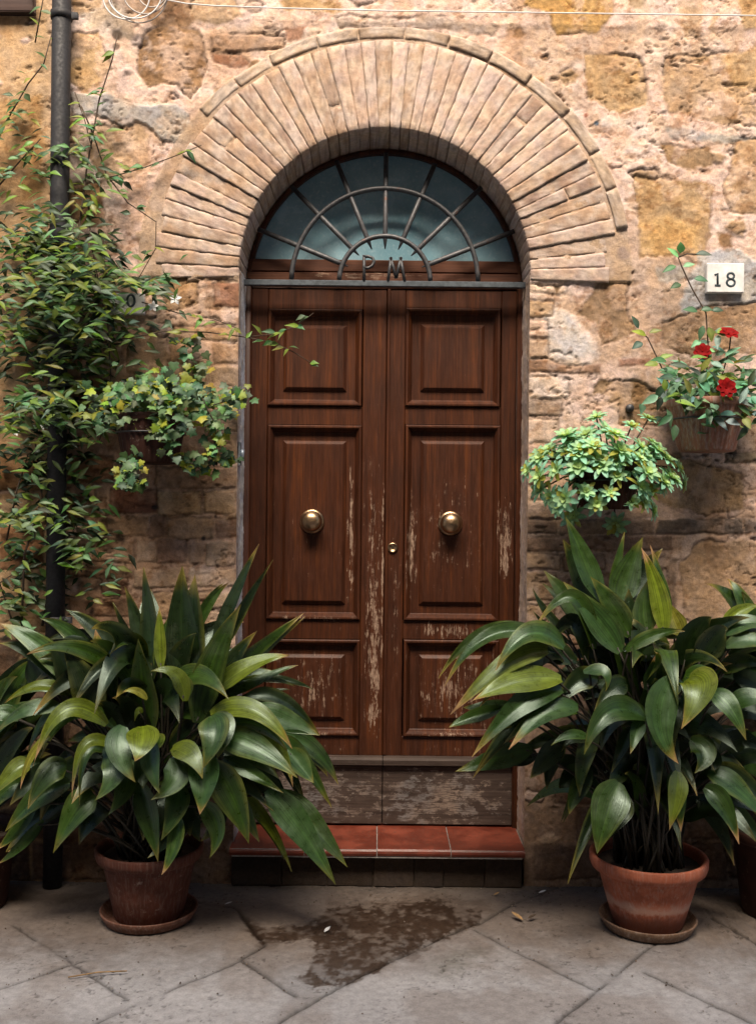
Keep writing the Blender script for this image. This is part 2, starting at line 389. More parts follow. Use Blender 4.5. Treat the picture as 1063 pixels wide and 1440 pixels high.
# ------------------------------------------------------------------ the wall
XL, XR = -0.531, 0.562
AX = (XL+XR)/2; RIN = (XR-XL)/2; ZTOP = P(541, 182).z; ZS = ZTOP-RIN           # springing height
ROUT = RIN + 124/F*3.75
YD = 0.20                                                                      # door plane
rng = random.Random(7)
class Canvas:
    def __init__(s, px, py, base):
        s.px, s.py = px, py; n = px.shape
        s.col = np.empty(n+(3,)); s.col[:] = base; s.h = np.zeros(n)
        w1 = fbm(px/26, py/26, 11, 4, .6)-.5; w2 = fbm(px/26, py/26, 57, 4, .6)-.5
        s.w1, s.w2 = w1*2, w2*2
        s.n1 = fbm(px/30, py/30, 101, 5, .6); s.n2 = fbm(px/9, py/9, 201, 4, .6); s.n3 = fbm(px/70, py/70, 301, 4)
        s.n4 = fbm(px/3.2, py/3.2, 401, 3, .6)
    def stone(s, pts, c, h=0.0, amp=1.0, warp=7.0, soft=5.5, groove=0.0, var=.28, smear=.38, mcol=None):
        xs = [p[0] for p in pts]; ys = [p[1] for p in pts]; pad = 16
        m = (s.px > min(xs)-pad) & (s.px < max(xs)+pad) & (s.py > min(ys)-pad) & (s.py < max(ys)+pad)
        if not m.any(): return
        px, py = s.px[m], s.py[m]
        sd = poly_sd(px+s.w1[m]*warp, py+s.w2[m]*warp, pts) + (s.n4[m]-.5)*2.4
        k = 1-sstep(-soft*.5, soft*.5, sd)
        if smear: k = k*(1-smear*sstep(.5, .62, s.n1[m]))
        c = np.array(c); v = 1+var*((s.n2[m]-.5)*2+(s.n1[m]-.5)*2)
        cc = c[None, :]*v[:, None]
        cc[:, 2] *= 1-.25*(s.n3[m]-.5); cc[:, 0] *= 1+.12*(s.n3[m]-.5)
        s.col[m] = s.col[m]*(1-k[:, None]) + cc*k[:, None]
        s.h[m] = s.h[m]*(1-k) + (h + amp*((s.n2[m]-.5)*.0032+(s.n1[m]-.5)*.006))*k
        if groove:
            g = np.exp(-(sd/1.7)**2)*sstep(.38, .55, s.n1[m]*.5+s.n3[m]*.5)
            s.h[m] -= groove*g; s.col[m] *= (1-.45*g)[:, None]
    def rect(s, x0, x1, y0, y1, c, **k):
        j = lambda: rng.uniform(-1.2, 1.2)
        s.stone([(x0+j(), y0+j()), (x1+j(), y0+j()), (x1+j(), y1+j()), (x0+j(), y1+j())], c, **k)
    def blot(s, x, y, r, c, k=1.0):
        m = (abs(s.px-x) < r*2) & (abs(s.py-y) < r*2)
        d = np.hypot(s.px[m]-x+s.w1[m]*r*.5, s.py[m]-y+s.w2[m]*r*.5); a = (1-sstep(r*.55, r, d))*k
        s.col[m] = s.col[m]*(1-a[:, None])+np.array(c)[None]*a[:, None]
def axis(*segs):
    out = []
    for a, b, st in segs:
        n = max(1, int(round((b-a)/st))); out += list(np.linspace(a, b, n, endpoint=False))
    return np.array(out + [segs[-1][1]])
STEP = .0048
xs = axis((-3.2, -1.56, .016), (-1.56, XL, STEP), (XL, XR, .0055), (XR, 1.56, STEP), (1.56, 3.2, .016))
zs = axis((-.06, 3.42, STEP), (3.42, 5.2, .02))
XX, ZZ = np.meshgrid(xs, zs, indexing='ij'); PX, PY = world_to_px(XX, 0.0, ZZ)
MORT = (.62, .46, .385); OCH = (.45, .30, .16); TAN = (.45, .31, .195); BRN = (.29, .175, .095); RED = (.23, .115, .075); GRY = (.36, .325, .30); LIME = (.70, .575, .50)
W = Canvas(PX.ravel(), PY.ravel(), MORT)
# mortar itself: lime-rich and sandy areas
a = sstep(.42, .62, W.n3)[:, None]; W.col = W.col*(1-a*.5) + np.array(LIME)*a*.5
a = sstep(.5, .66, fbm(W.px/95, W.py/60, 77, 4))[:, None]; W.col = W.col*(1-a*.55)+np.array((.38, .26, .165))*a*.55
W.h += (W.n3-.5)*.010 + (W.n1-.5)*.010 + (W.n2-.5)*.005
# left side is covered with warm, browner plaster and brick
lw = sstep(420, 230, W.px+W.w1*40)*sstep(330, 520, W.py+W.w2*40); W.col = W.col*(1-lw[:, None]*.75)+np.array((.40, .245, .145))*(lw*.75)[:, None]
foot_shade = sstep(880, 1120, W.py+W.w2*60+W.w1*30)*.9; W.col = W.col*(1-foot_shade[:, None])+np.array((.15, .095, .06))*foot_shade[:, None]  # wall foot darkened, the shade there put into the colour
rw = sstep(690, 780, W.px)*sstep(560, 700, W.py+W.w2*40); W.col = W.col*(1-rw[:, None]*.55)+np.array((.38, .255, .165))*(rw*.55)[:, None]
lp = sstep(86, 66, W.px)*1.0; W.col = W.col*(1-lp[:, None]*.85)+np.array((.46, .31, .165))*(lp*.85)[:, None]; W.h = W.h*(1-lp*.75)
# stones beyond the frame so that the wall goes on sideways and above
for gx in range(-700, 1800, 150):
    for gy in range(-760, 1250, 105):
        x = gx+rng.uniform(-20, 20); y = gy+rng.uniform(-15, 15); w = rng.uniform(70, 125); h = rng.uniform(50, 88)
        if -40 < x+w and x < 1075 and y+h > -10: continue
        c = rng.choice((OCH, TAN, BRN, TAN)); W.stone([(x, y), (x+w, y+rng.uniform(-6, 6)), (x+w-4, y+h), (x+3, y+h+rng.uniform(-6, 6))], c, h=.001, warp=9, groove=.008, smear=.4)
# faint small stones and lumps in the mortar everywhere
for i in range(330):
    x = rng.uniform(-150, 1210); y = rng.uniform(-60, 1200); r = rng.uniform(5, 17)
    pts = [(x+r*rng.uniform(.7, 1.5)*math.cos(q), y+r*rng.uniform(.45, .9)*math.sin(q)) for q in [k*1.05 for k in range(6)]]
    k = rng.random(); kk_ = rng.uniform(.72, 1.12); c = [m*kk_ for m in (MORT if k < .6 else TAN if k < .88 else BRN)]
    if x < 340 and y > 430: c = [q*.8 for q in c]
    W.stone(pts, c, h=rng.uniform(-.004, .007), warp=5, groove=rng.choice((0, 0, .006, .009)))
S = W.stone
# --- right side
S([(734, -40), (866, -40), (862, 18), (838, 46), (780, 49), (771, 20), (740, 6)], (.44, .265, .10), h=.001, groove=.006)
S([(952, 2), (985, -4), (985, 42), (972, 60), (958, 50)], TAN, h=-.003); S([(1000, 20), (1010, 22), (1003, 48), (995, 46)], TAN)
S([(1030, -30), (1090, -30), (1090, 48), (1044, 40)], OCH)
S([(880, -20), (910, -20), (908, 12), (884, 10)], (.40, .30, .2))
S([(823, 77), (900, 80), (910, 108), (908, 148), (870, 157), (825, 142)], OCH, h=-.004, groove=.006, amp=1.8)
S([(934, 84), (1010, 74), (1100, 62), (1100, 182), (1000, 172), (938, 158)], TAN, h=-.002, groove=.006, amp=1.3, smear=.55)
S([(1012, 80), (1052, 72), (1100, 64), (1100, 130), (1030, 120)], OCH, h=0, amp=1.3)
S([(1010, 140), (1040, 146), (1034, 170), (1018, 168)], BRN)
S([(910, 100), (930, 96), (934, 150), (916, 156)], MORT)
S([(840, 164), (890, 168), (884, 182), (846, 178)], LIME, warp=3); S([(932, 178), (1020, 190), (1075, 196), (1075, 206), (1000, 200), (940, 194)], (.40, .37, .345), warp=4)
S([(930, 204), (1000, 206), (1002, 232), (968, 240), (938, 228)], (.34, .22, .12), h=-.003, groove=.006)
S([(893, 249), (960, 252), (1004, 262), (1000, 320), (988, 358), (900, 362), (893, 300)], OCH, h=-.002, groove=.006, amp=1.4, var=.3)
S([(898, 318), (940, 300), (985, 320), (980, 352), (902, 360)], (.56, .36, .16), h=-.002, amp=1.0, soft=14)
S([(1036, 200), (1100, 190), (1100, 306), (1030, 300), (1016, 268)], TAN, h=0, groove=.006, amp=1.4)
S([(1008, 328), (1030, 332), (1028, 350), (1010, 348)], BRN)
S([(985, 356), (1040, 350), (1075, 372), (1075, 432), (1000, 436), (955, 438), (962, 408)], (.44, .425, .42), h=.003, amp=.5, warp=9, soft=5, var=.10)
S([(920, 378), (958, 374), (972, 390), (950, 398), (924, 396)], (.38, .34, .31), warp=5)
S([(862, 388), (888, 382), (880, 420), (893, 470), (846, 484), (836, 452), (812, 440), (832, 408)], (.31, .20, .115), h=-.006, groove=.008, amp=1.6)
S([(930, 452), (1000, 430), (1075, 424), (1075, 500), (1020, 492), (980, 500), (930, 490)], (.34, .225, .14), h=-.003, groove=.007, amp=1.6, smear=.35)
S([(770, 430), (812, 442), (826, 470), (842, 500), (830, 512), (768, 514), (758, 470)], LIME, h=.002, warp=9, var=.12)
S([(768, 436), (800, 440), (835, 498), (775, 508), (766, 470)], (.58, .54, .53), h=.003, warp=9, soft=10, var=.12)
S([(741, 507), (770, 505), (790, 514), (845, 512), (843, 524), (780, 526), (742, 524)], (.30, .185, .125), h=.002, warp=3, groove=.006)
S([(868, 505), (915, 504), (914, 514), (870, 517)], (.34, .19, .13), warp=3, groove=.005)
S([(842, 532), (900, 540), (945, 560), (930, 600), (870, 598), (868, 562), (826, 578), (830, 560)], (.31, .20, .11), h=-.006, groove=.008, amp=2.0)
S([(822, 560), (856, 556), (852, 590), (830, 592)], MORT)
S([(742, 400), (800, 402), (796, 414), (744, 412)], LIME, groove=.006, warp=3); S([(776, 400), (788, 403), (780, 414)], (.2, .14, .09), h=-.008, warp=3)
for (x0, x1, y0, y1, c) in [(742, 778, 424, 446, TAN), (741, 772, 450, 474, MORT), (741, 770, 477, 503, (.44, .32, .24)), (742, 800, 530, 560, LIME), (742, 790, 564, 586, (.30, .235, .19)), (742, 784, 590, 622, LIME), (741, 786, 628, 650, MORT), (741, 760, 655, 680, TAN), (741, 775, 684, 702, TAN),
        (738, 790, 706, 729, (.34, .235, .16)), (740, 784, 732, 750, (.26, .175, .12)), (788, 918, 732, 751, (.27, .185, .13)), (738, 800, 755, 774, (.29, .19, .13)), (804, 945, 754, 774, (.27, .175, .12)), (738, 788, 778, 800, (.38, .27, .185)), (792, 850, 779, 802, (.30, .2, .135)), (738, 782, 806, 845, (.36, .25, .165)), (740, 780, 850, 880, (.33, .23, .15)),
        (922, 1043, 731, 750, (.165, .125, .095)), (1046, 1130, 728, 750, (.2, .15, .12)), (1020, 1090, 636, 650, (.2, .165, .13))]:
    W.rect(x0, x1, y0, y1, c, h=.003, warp=2.5, groove=.006, soft=2.2, amp=.7)
S([(955, 790), (975, 765), (1030, 760), (1100, 770), (1100, 872), (1030, 880), (960, 872)], (.35, .235, .145), h=.002, groove=.007, amp=1.2)
S([(905, 640), (990, 650), (1040, 668), (1048, 716), (990, 724), (940, 712), (910, 690)], (.36, .24, .135), h=-.001, groove=.007, amp=1.6, smear=.3)
S([(938, 790), (952, 782), (948, 860), (938, 850)], (.20, .14, .10)); S([(800, 812), (936, 800), (945, 900), (800, 910)], (.32, .215, .135), groove=.006)
# --- left side
S([(100, 50), (138, 48), (152, 78), (158, 100), (138, 122), (112, 126), (98, 112)], OCH, h=-.003, groove=.006, amp=1.4, var=.28)
S([(205, 46), (240, 32), (282, 40), (292, 90), (284, 120), (268, 140), (250, 118), (212, 120), (192, 106), (194, 76)], (.27, .165, .09), h=-.004, groove=.008, amp=2.2, var=.32)
S([(200, 0), (262, -10), (270, 36), (214, 40)], (.30, .19, .115), h=-.003, amp=1.2); S([(100, -12), (150, -10), (136, 20), (104, 26)], TAN)
S([(112, 20), (160, 4), (188, 20), (186, 60), (150, 50), (126, 38)], (.50, .41, .34), warp=6)
S([(100, 132), (160, 135), (190, 146), (250, 149), (272, 176), (268, 203), (230, 198), (208, 178), (193, 172), (176, 186), (160, 172), (128, 163), (104, 166)], (.35, .315, .285), h=.007, warp=7, amp=.4, soft=2, groove=.006, var=.10)
S([(104, 150), (180, 150), (190, 166), (140, 162), (110, 166)], (.40, .36, .325), h=.007, warp=7, amp=.4, soft=10, var=.08)
S([(130, 176), (170, 180), (196, 176), (214, 196), (206, 230), (190, 254), (140, 250), (124, 214)], TAN, h=-.004, groove=.006, amp=1.5)
S([(95, 262), (140, 258), (150, 300), (140, 320), (100, 314)], (.27, .165, .09), h=-.002, groove=.006); S([(190, 325), (240, 318), (250, 345), (200, 350)], TAN)
S([(212, 300), (250, 296), (246, 318), (214, 322)], TAN, groove=.005); S([(232, 372), (280, 380), (276, 430), (236, 440)], (.36, .235, .135), groove=.006, h=-.004)
S([(297, 50), (352, 48), (400, 52), (398, 70), (330, 74), (298, 72)], (.30, .195, .13), h=.003, warp=3, groove=.008); S([(298, 74), (336, 76), (352, 90), (330, 96), (300, 86)], (.28, .145, .09), h=-.002, warp=4, groove=.007)
S([(266, 0), (330, -8), (344, 24), (300, 34), (268, 30)], TAN, smear=.3, groove=.006); S([(340, 20), (460, 16), (470, 40), (380, 42)], MORT); S([(398, 0), (470, -12), (480, 16), (400, 16)], OCH, warp=8, smear=.4)
S([(400, 40), (432, 38), (424, 56), (404, 58)], (.36, .2, .13), warp=3); S([(470, 22), (620, 26), (700, 36), (690, 50), (560, 40), (480, 40)], (.42, .33, .27), groove=.006)
S([(0, 140), (60, 138), (66, 200), (60, 280), (-40, 290), (-40, 150)], (.40, .25, .12), h=.0, amp=1.0, warp=9, soft=8); S([(-60, 200), (40, 190), (64, 240), (20, 262), (-60, 262)], (.36, .215, .10), warp=10, soft=8)
S([(-60, 480), (18, 478), (20, 520), (-60, 526)], (.46, .32, .18), warp=5, groove=.005)
for (x0, x1, y0, y1, c) in [(301, 337, 399, 432, (.30, .16, .105)), (262, 336, 373, 396, (.50, .38, .285)), (296, 336, 436, 456, MORT), (245, 334, 460, 478, (.42, .28, .17)), (180, 236, 476, 524, (.36, .23, .13)), (240, 268, 482, 510, (.38, .22, .11)), (300, 336, 482, 512, (.36, .235, .15)), (290, 335, 516, 560, (.42, .29, .19)), (300, 335, 566, 606, (.38, .27, .19)),
        (290, 335, 612, 650, (.36, .24, .15)), (220, 333, 656, 686, (.30, .195, .125)), (156, 219, 688, 721, (.19, .085, .05)), (222, 284, 690, 724, (.40, .275, .16)), (288, 332, 690, 722, (.37, .25, .15)), (130, 208, 724, 752, (.30, .185, .105)), (210, 232, 726, 756, (.25, .15, .095)), (236, 300, 728, 758, (.38, .25, .15)), (304, 332, 730, 756, (.30, .19, .13)),
        (130, 190, 756, 790, (.34, .21, .125)), (192, 220, 760, 790, (.44, .31, .21)), (222, 262, 760, 792, (.27, .165, .115)), (266, 286, 764, 792, (.36, .24, .16)), (288, 331, 762, 794, (.38, .27, .185)), (96, 184, 800, 812, (.36, .22, .13)), (145, 182, 816, 836, (.22, .115, .07)), (188, 262, 800, 828, (.40, .275, .18)), (265, 330, 798, 826, (.45, .34, .25)), (262, 330, 832, 856, (.42, .31, .22)), (262, 330, 860, 890, (.40, .28, .19)), (100, 190, 842, 866, (.30, .185, .115)), (200, 258, 834, 870, (.36, .24, .15)),
        (100, 150, 530, 560, (.28, .15, .08)), (100, 160, 640, 680, (.24, .13, .07)), (0, 60, 640, 690, (.33, .19, .09)), (0, 62, 740, 800, (.28, .145, .07)), (95, 150, 700, 740, (.27, .16, .09))]:
    W.rect(x0, x1, y0, y1, c, h=.003, warp=3.5, groove=.005, soft=2.6, amp=.8, smear=.35)
# bands of low wall near the ground
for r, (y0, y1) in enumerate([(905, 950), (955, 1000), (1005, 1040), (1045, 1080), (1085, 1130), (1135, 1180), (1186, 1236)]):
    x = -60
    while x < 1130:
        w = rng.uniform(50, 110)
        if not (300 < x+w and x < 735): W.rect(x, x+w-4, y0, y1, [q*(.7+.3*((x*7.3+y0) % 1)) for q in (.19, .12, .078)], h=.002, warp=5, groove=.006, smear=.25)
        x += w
# arch: courses under the springing, plain mortar bed behind the bricks
rr = np.hypot(XX.ravel()-AX, ZZ.ravel()-ZS); am = (rr < ROUT+.05) & (ZZ.ravel() > ZS-.02)
W.h[am] = W.h[am]*.15+.004; W.col[am] = W.col[am]*.25+np.array((.42, .31, .22))*.75
W.blot(874, 356, 11, (.33, .245, .2)); W.blot(838, 174, 5, (.08, .11, .15)); W.blot(823, 163, 4, (.3, .13, .09)); W.blot(165, 50, 9, (.10, .07, .05), .9); W.blot(164, 66, 6, (.12, .08, .06), .8)
W.blot(885, 574, 8, (.10, .055, .045)); W.blot(286, 757, 4, (.07, .055, .05)); W.blot(304, 726, 3, (.09, .06, .05)); W.blot(217, 713, 5, (.04, .03, .025), .9)
W.blot(1030, 638, 9, (.10, .095, .09), .8); W.blot(995, 330, 6, (.3, .2, .13))
sp = sstep(.56, .70, fbm(W.px/14, W.py/10, 541, 5, .65))*sstep(.40, .58, fbm(W.px/120, W.py/90, 551, 3))*(1-am); W.col *= (1-np.array((.30, .38, .45))[None]*sp[:, None])
br = sstep(.55, .72, fbm(W.px/48, W.py/85, 561, 4, .6)); W.col *= (1-np.array((.14, .20, .27))[None]*br[:, None])
cv = sstep(.66, .74, fbm(W.px/19, W.py/8, 571, 4, .6))*sstep(.5, .62, W.n3)*(1-am); W.h -= cv*.006; W.col *= (1-.45*cv)[:, None]
# pits and hairline cracks
pit = sstep(.70, .78, fbm(W.px/5.5, W.py/4.2, 501, 3, .6))*sstep(.46, .6, fbm(W.px/60, W.py/60, 511, 3)); pit *= sstep(.5, .7, W.n3); W.h -= pit*.003; W.col *= (1-.3*pit)[:, None]
ck = np.abs(fbm(W.px/55, W.py/38, 601, 4, .6)-.5); ck = (1-sstep(.004, .013, ck))*sstep(.5, .62, fbm(W.px/80, W.py/80, 611, 3))*(1-am); W.h -= ck*.005; W.col *= (1-.4*ck)[:, None]
W.h += (W.n4-.5)*.0016
fade = sstep(0, .012, np.minimum(np.abs(XX.ravel()-XL), np.abs(XX.ravel()-XR)) + np.where(ZZ.ravel() > ZS+.02, 9, 0))
W.h = np.clip(W.h, -.022, .022); W.h[(ZZ.ravel() > 3.42) | (np.abs(XX.ravel()) > 1.56)] *= .8
YY = -W.h*(.3+.7*fade)-.004
co = np.stack([XX.ravel(), YY, ZZ.ravel()], -1)
cx = (xs[:-1]+xs[1:])/2; cz = (zs[:-1]+zs[1:])/2; CXX, CZZ = np.meshgrid(cx, cz, indexing='ij')
hole = ((CXX > XL) & (CXX < XR) & (CZZ < ZS)) | ((np.hypot(CXX-AX, CZZ-ZS) < RIN+.03) & (CZZ >= ZS))
wall = thing('stone_wall', 'old rubble stone wall with ochre blocks, cream mortar and a brick arch over the door', 'wall', (0, 0, 0))
core = MB()
core.box(-3.2, XL-.012, .03, .62, -.06, 5.2, col=(.3, .22, .16)); core.box(XR+.012, 3.2, .03, .62, -.06, 5.2, col=(.3, .22, .16))
core.box(XL-.012, XR+.012, .03, .62, ZS+RIN+.06, 5.2, col=(.3, .22, .16)); core.box(XL-.012, XR+.012, .40, .62, -.06, ZS+RIN+.06, col=(.02, .02, .02))
for sx in (-3.2, 3.2): core.box(min(sx, sx*.999), max(sx, sx*.999), -.004, .03, -.06, 5.2, col=(.3, .22, .16))
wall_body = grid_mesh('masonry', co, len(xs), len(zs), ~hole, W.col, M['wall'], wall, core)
# reveals (jambs)
ys = axis((-.002, .34, .009)); z2 = axis((-.05, ZS+.02, .0065))
for side in (0, 1):
    Yg, Zg = np.meshgrid(ys, z2, indexing='ij'); y_, z_ = Yg.ravel(), Zg.ravel()
    n1 = fbm(y_*18+side*9, z_*14, 700+side, 5, .6); n2 = fbm(y_*90, z_*70, 710+side, 4, .6)
    hgt = (n1-.5)*.010+(n2-.5)*.005
    hgt *= sstep(0, .02, y_)
    ed = np.where(y_ < .012, 1, 0)
    X_ = (XL-.0005 + hgt*0 + np.maximum(hgt, -.004)) if side == 0 else (XR+.0005 - np.maximum(hgt, -.004))
    c = np.empty((len(y_), 3)); c[:] = (.62, .65, .70) if side == 0 else (.50, .38, .30)
    t_ = sstep(.45, .6, n1)[:, None]; c = c*(1-t_)+np.array((.60, .58, .57) if side == 0 else (.58, .46, .38))*t_
    t_ = (sstep(.58, .66, n2)*sstep(.09, .02, y_))[:, None]; c = c*(1-t_)+np.array((.24, .15, .11))*t_
    brk = sstep(.1, .02, y_+(n1-.5)*.12)[:, None]*(.7 if side == 0 else .5)
    c = c*(1-brk)+np.array((.42, .31, .23))*brk
    grid_mesh('door_jamb', np.stack([X_, y_, z_], -1), len(ys), len(z2), None, c, M['wall'], wall, flip=(side == 0))
# arch bricks
ab = MB(); r2 = random.Random(3)
def arch_brick(mb, t0, t1, r0, r1, yf, depth, base, nr=15, nt=7, gap=.0009, seed=0):
    ts = np.linspace(0, 1, nt); prof = []           # (radius, y)
    if depth: prof += [(r0, depth), (r0, depth*.6), (r0, depth*.25), (r0, .012)]
    prof += [(r0+.002, yf+.004), (r0+.006, yf)]
    prof += [(r0+.006+(r1-r0-.012)*k/nr, yf) for k in range(1, nr)] + [(r1-.006, yf), (r1-.002, yf+.004), (r1, yf+.02)]
    prof = np.array(prof); n = len(prof)
    T = np.concatenate([[0], ts, [1]]); V = []; C = []
    for i, tt in enumerate(T):
        edge = i in (0, len(T)-1); near = i in (1, len(T)-2)
        for k, (r, y) in enumerate(prof):
            g = gap/r
            th = t0+g + (t1-t0-2*g)*tt
            wob = (vnoise(np.array([r*40.]), np.array([seed*3.7+(0 if tt < .5 else 50)]), 31)[0]-.5)*.0048/r*(1 if near or edge else 0)
            th += wob
            intr = depth and k < 4
            yy = y + ((.0042 if not intr else 0) if edge else (.0009 if near and not intr else 0)); rr_ = r + ((.02 if intr else 0) if edge else (.0012 if near and intr else 0))
            a_ = np.array([r*30+seed*13.1]); b_ = np.array([tt*1.4+y*20+seed*7.7])
            nn = fbm(a_, b_, 41, 4, .6)[0]; n2 = fbm(a_*3, b_*4, 51, 3, .6)[0]
            if not edge and not intr: yy += (nn-.5)*.007+(n2-.5)*.004
            if intr and not edge: rr_ += (n2-.5)*.005
            V.append((AX-rr_*math.cos(th), yy, ZS+rr_*math.sin(th)))
            k1 = min(1, max(0, (nn-.42)/.16)); k2 = min(1, max(0, (n2-.54)/.12))
            c = [base[q]*(1-k1*.55)+(.64, .53, .44)[q]*k1*.55 for q in range(3)]
            c = [c[q]*(1-.35*k2)*(.85+.3*n2) for q in range(3)]
            if edge: c = [.40, .31, .24]
            C.append(c)
    Fc = []
    for i in range(len(T)-1):
        for k in range(n-1): Fc.append((i*n+k, i*n+k+1, (i+1)*n+k+1, (i+1)*n+k))
    mb.add(V, Fc, cols=C)
NB = 45; th = -.03
wts = [r2.uniform(.86, 1.14) for _ in range(NB)]; sc_ = (math.pi+.06)/sum(wts)
for i in range(NB):
    t1 = th+wts[i]*sc_; k = r2.random()
    base = (.48, .35, .28) if k < .5 else (.41, .285, .205) if k < .72 else (.54, .41, .345) if k < .88 else (.34, .235, .18)
    ro = ROUT+r2.uniform(-.006, .004)
    if i < 5: ro += r2.uniform(-.07, -.01)
    if i > NB-4: ro += r2.uniform(-.05, .02)
    if r2.random() < .07:
        rm = RIN+(ro-RIN)*r2.uniform(.3, .7)
        arch_brick(ab, th, t1, RIN, rm-.0015, -.013+r2.uniform(-.003, .003), .24, base, nr=8, seed=i)
        arch_brick(ab, th, t1, rm+.0015, ro, -.013+r2.uniform(-.003, .003), 0, [q*.93 for q in base], nr=8, seed=i+100)
    else: arch_brick(ab, th, t1, RIN, ro, -.013+r2.uniform(-.004, .004), .24, base, seed=i)
    th = t1
# mortar bed under the soffit
V = []; Fc = []
for k in range(61):
    t_ = math.pi*k/60; r = RIN+.007
    V += [(AX-r*math.cos(t_), .0, ZS+r*math.sin(t_)), (AX-r*math.cos(t_), .34, ZS+r*math.sin(t_))]
    if k: Fc.append((2*k-2, 2*k-1, 2*k+1, 2*k))
ab.add(V, Fc, (.36, .26, .18))
ab.build('arch_brick_ring', M['brick'], wall)
hb = MB(); th = math.radians(41)
while th < math.radians(160):
    w = math.radians(r2.uniform(9.5, 12.2)); t1 = th+w
    base = r2.choice([(.40, .30, .22), (.36, .265, .19), (.30, .22, .16), (.44, .34, .26)])
    j = r2.uniform(-.003, .003)
    arch_brick(hb, th, t1, ROUT+.006+j, ROUT+.054+j, -.014+r2.uniform(-.004, .003), 0, base, nr=6, nt=12, gap=.003, seed=int(th*100))
    th = t1
hb.build('arch_hood_course', M['brick'], wall)
# under-arch lower brick courses hint
# ------------------------------------------------------------------ house added out of view to shade the wall foot, shows in the glass
opp = thing('added_opposite_house', 'plain ochre plastered house added unseen across the lane to shade the wall', 'house', (0, -6.6, 0))
b = MB(); b.box(-9, 9, -9.5, -6.6, -.05, 9.3, .02, (.45, .30, .17)); b.build('added_facade', M['wall'], opp, smooth=False)
b = MB(); b.box(-9.3, 9.3, -9.8, -6.3, 9.302, 9.45, .02, (.25, .12, .08)); b.build('added_eave', M['wall'], opp, smooth=False)
for wx in (-5.5, -2.2, 1.4, 4.9):
    for wz in (1.2, 4.8):
        b = MB(); b.box(wx-.5, wx+.5, -6.64, -6.58, wz, wz+1.5, .01); w_ = b.build('window', M['glass'], opp, smooth=False)  # window of the added, unseen house
        for sx in (-1.02, .52): 
            b = MB(); b.box(wx+sx, wx+sx+.5, -6.63, -6.55, wz-.02, wz+1.52, .01); b.build('added_shutter', M['board'], w_, smooth=False)
# ------------------------------------------------------------------ door
door = thing('double_door', 'dark brown panelled double door with worn varnish and two brass knobs', 'door', (AX, YD, .14))
fr = MB(); zt = P(541, 404, YD).z; zb = P(541, 1160, YD).z
fr.box(XL-.004, XL+.022, YD-.012, YD+.09, zb-.02, zt+.03, .003); fr.box(XR-.020, XR+.008, YD-.012, YD+.09, zb-.02, zt+.03, .003)
fr.box(XL+.022, XR-.020, YD-.006, YD+.09, zt-.006, zt+.032, .003)
fr.build('door_frame', M['door'], door)
def rings(mb, x0, x1, z0, z1, prof, y0):
    V = []; Fc = []
    for (ins, dy) in prof:
        V += [(x0+ins, y0+dy, z0+ins), (x1-ins, y0+dy, z0+ins), (x1-ins, y0+dy, z1-ins), (x0+ins, y0+dy, z1-ins)]
    n = len(prof)
    for i in range(n-1):
        for k in range(4): Fc.append((i*4+k, i*4+(k+1) % 4, (i+1)*4+(k+1) % 4, (i+1)*4+k))
    Fc.append(tuple((n-1)*4+k for k in range(4)))
    mb.add(V, Fc)
def X(px, py): return P(px, py, YD).x
def Z(px, py): return P(px, py, YD).z
XM = X(541, 780)
leaf_spec = [ # leaf: x0, x1, panels (x0,x1,z0,z1)
    (XL+.022, XM-.0015, [(X(377, 500), X(509, 500), Z(440, 571), Z(440, 435)), (X(375.5, 735), X(507.5, 735), Z(440, 871), Z(440, 598)), (X(374, 965), X(505.5, 965), Z(440, 1034), Z(440, 899))], 439, 733),
    (XM+.0015, XR-.020, [(X(570, 500), X(703, 500), Z(636, 572), Z(636, 434)), (X(568.5, 735), X(702, 735), Z(634, 873), Z(634, 598)), (X(567, 965), X(700, 965), Z(632, 1036), Z(632, 900))], 633, 736)]
BREV = .0016
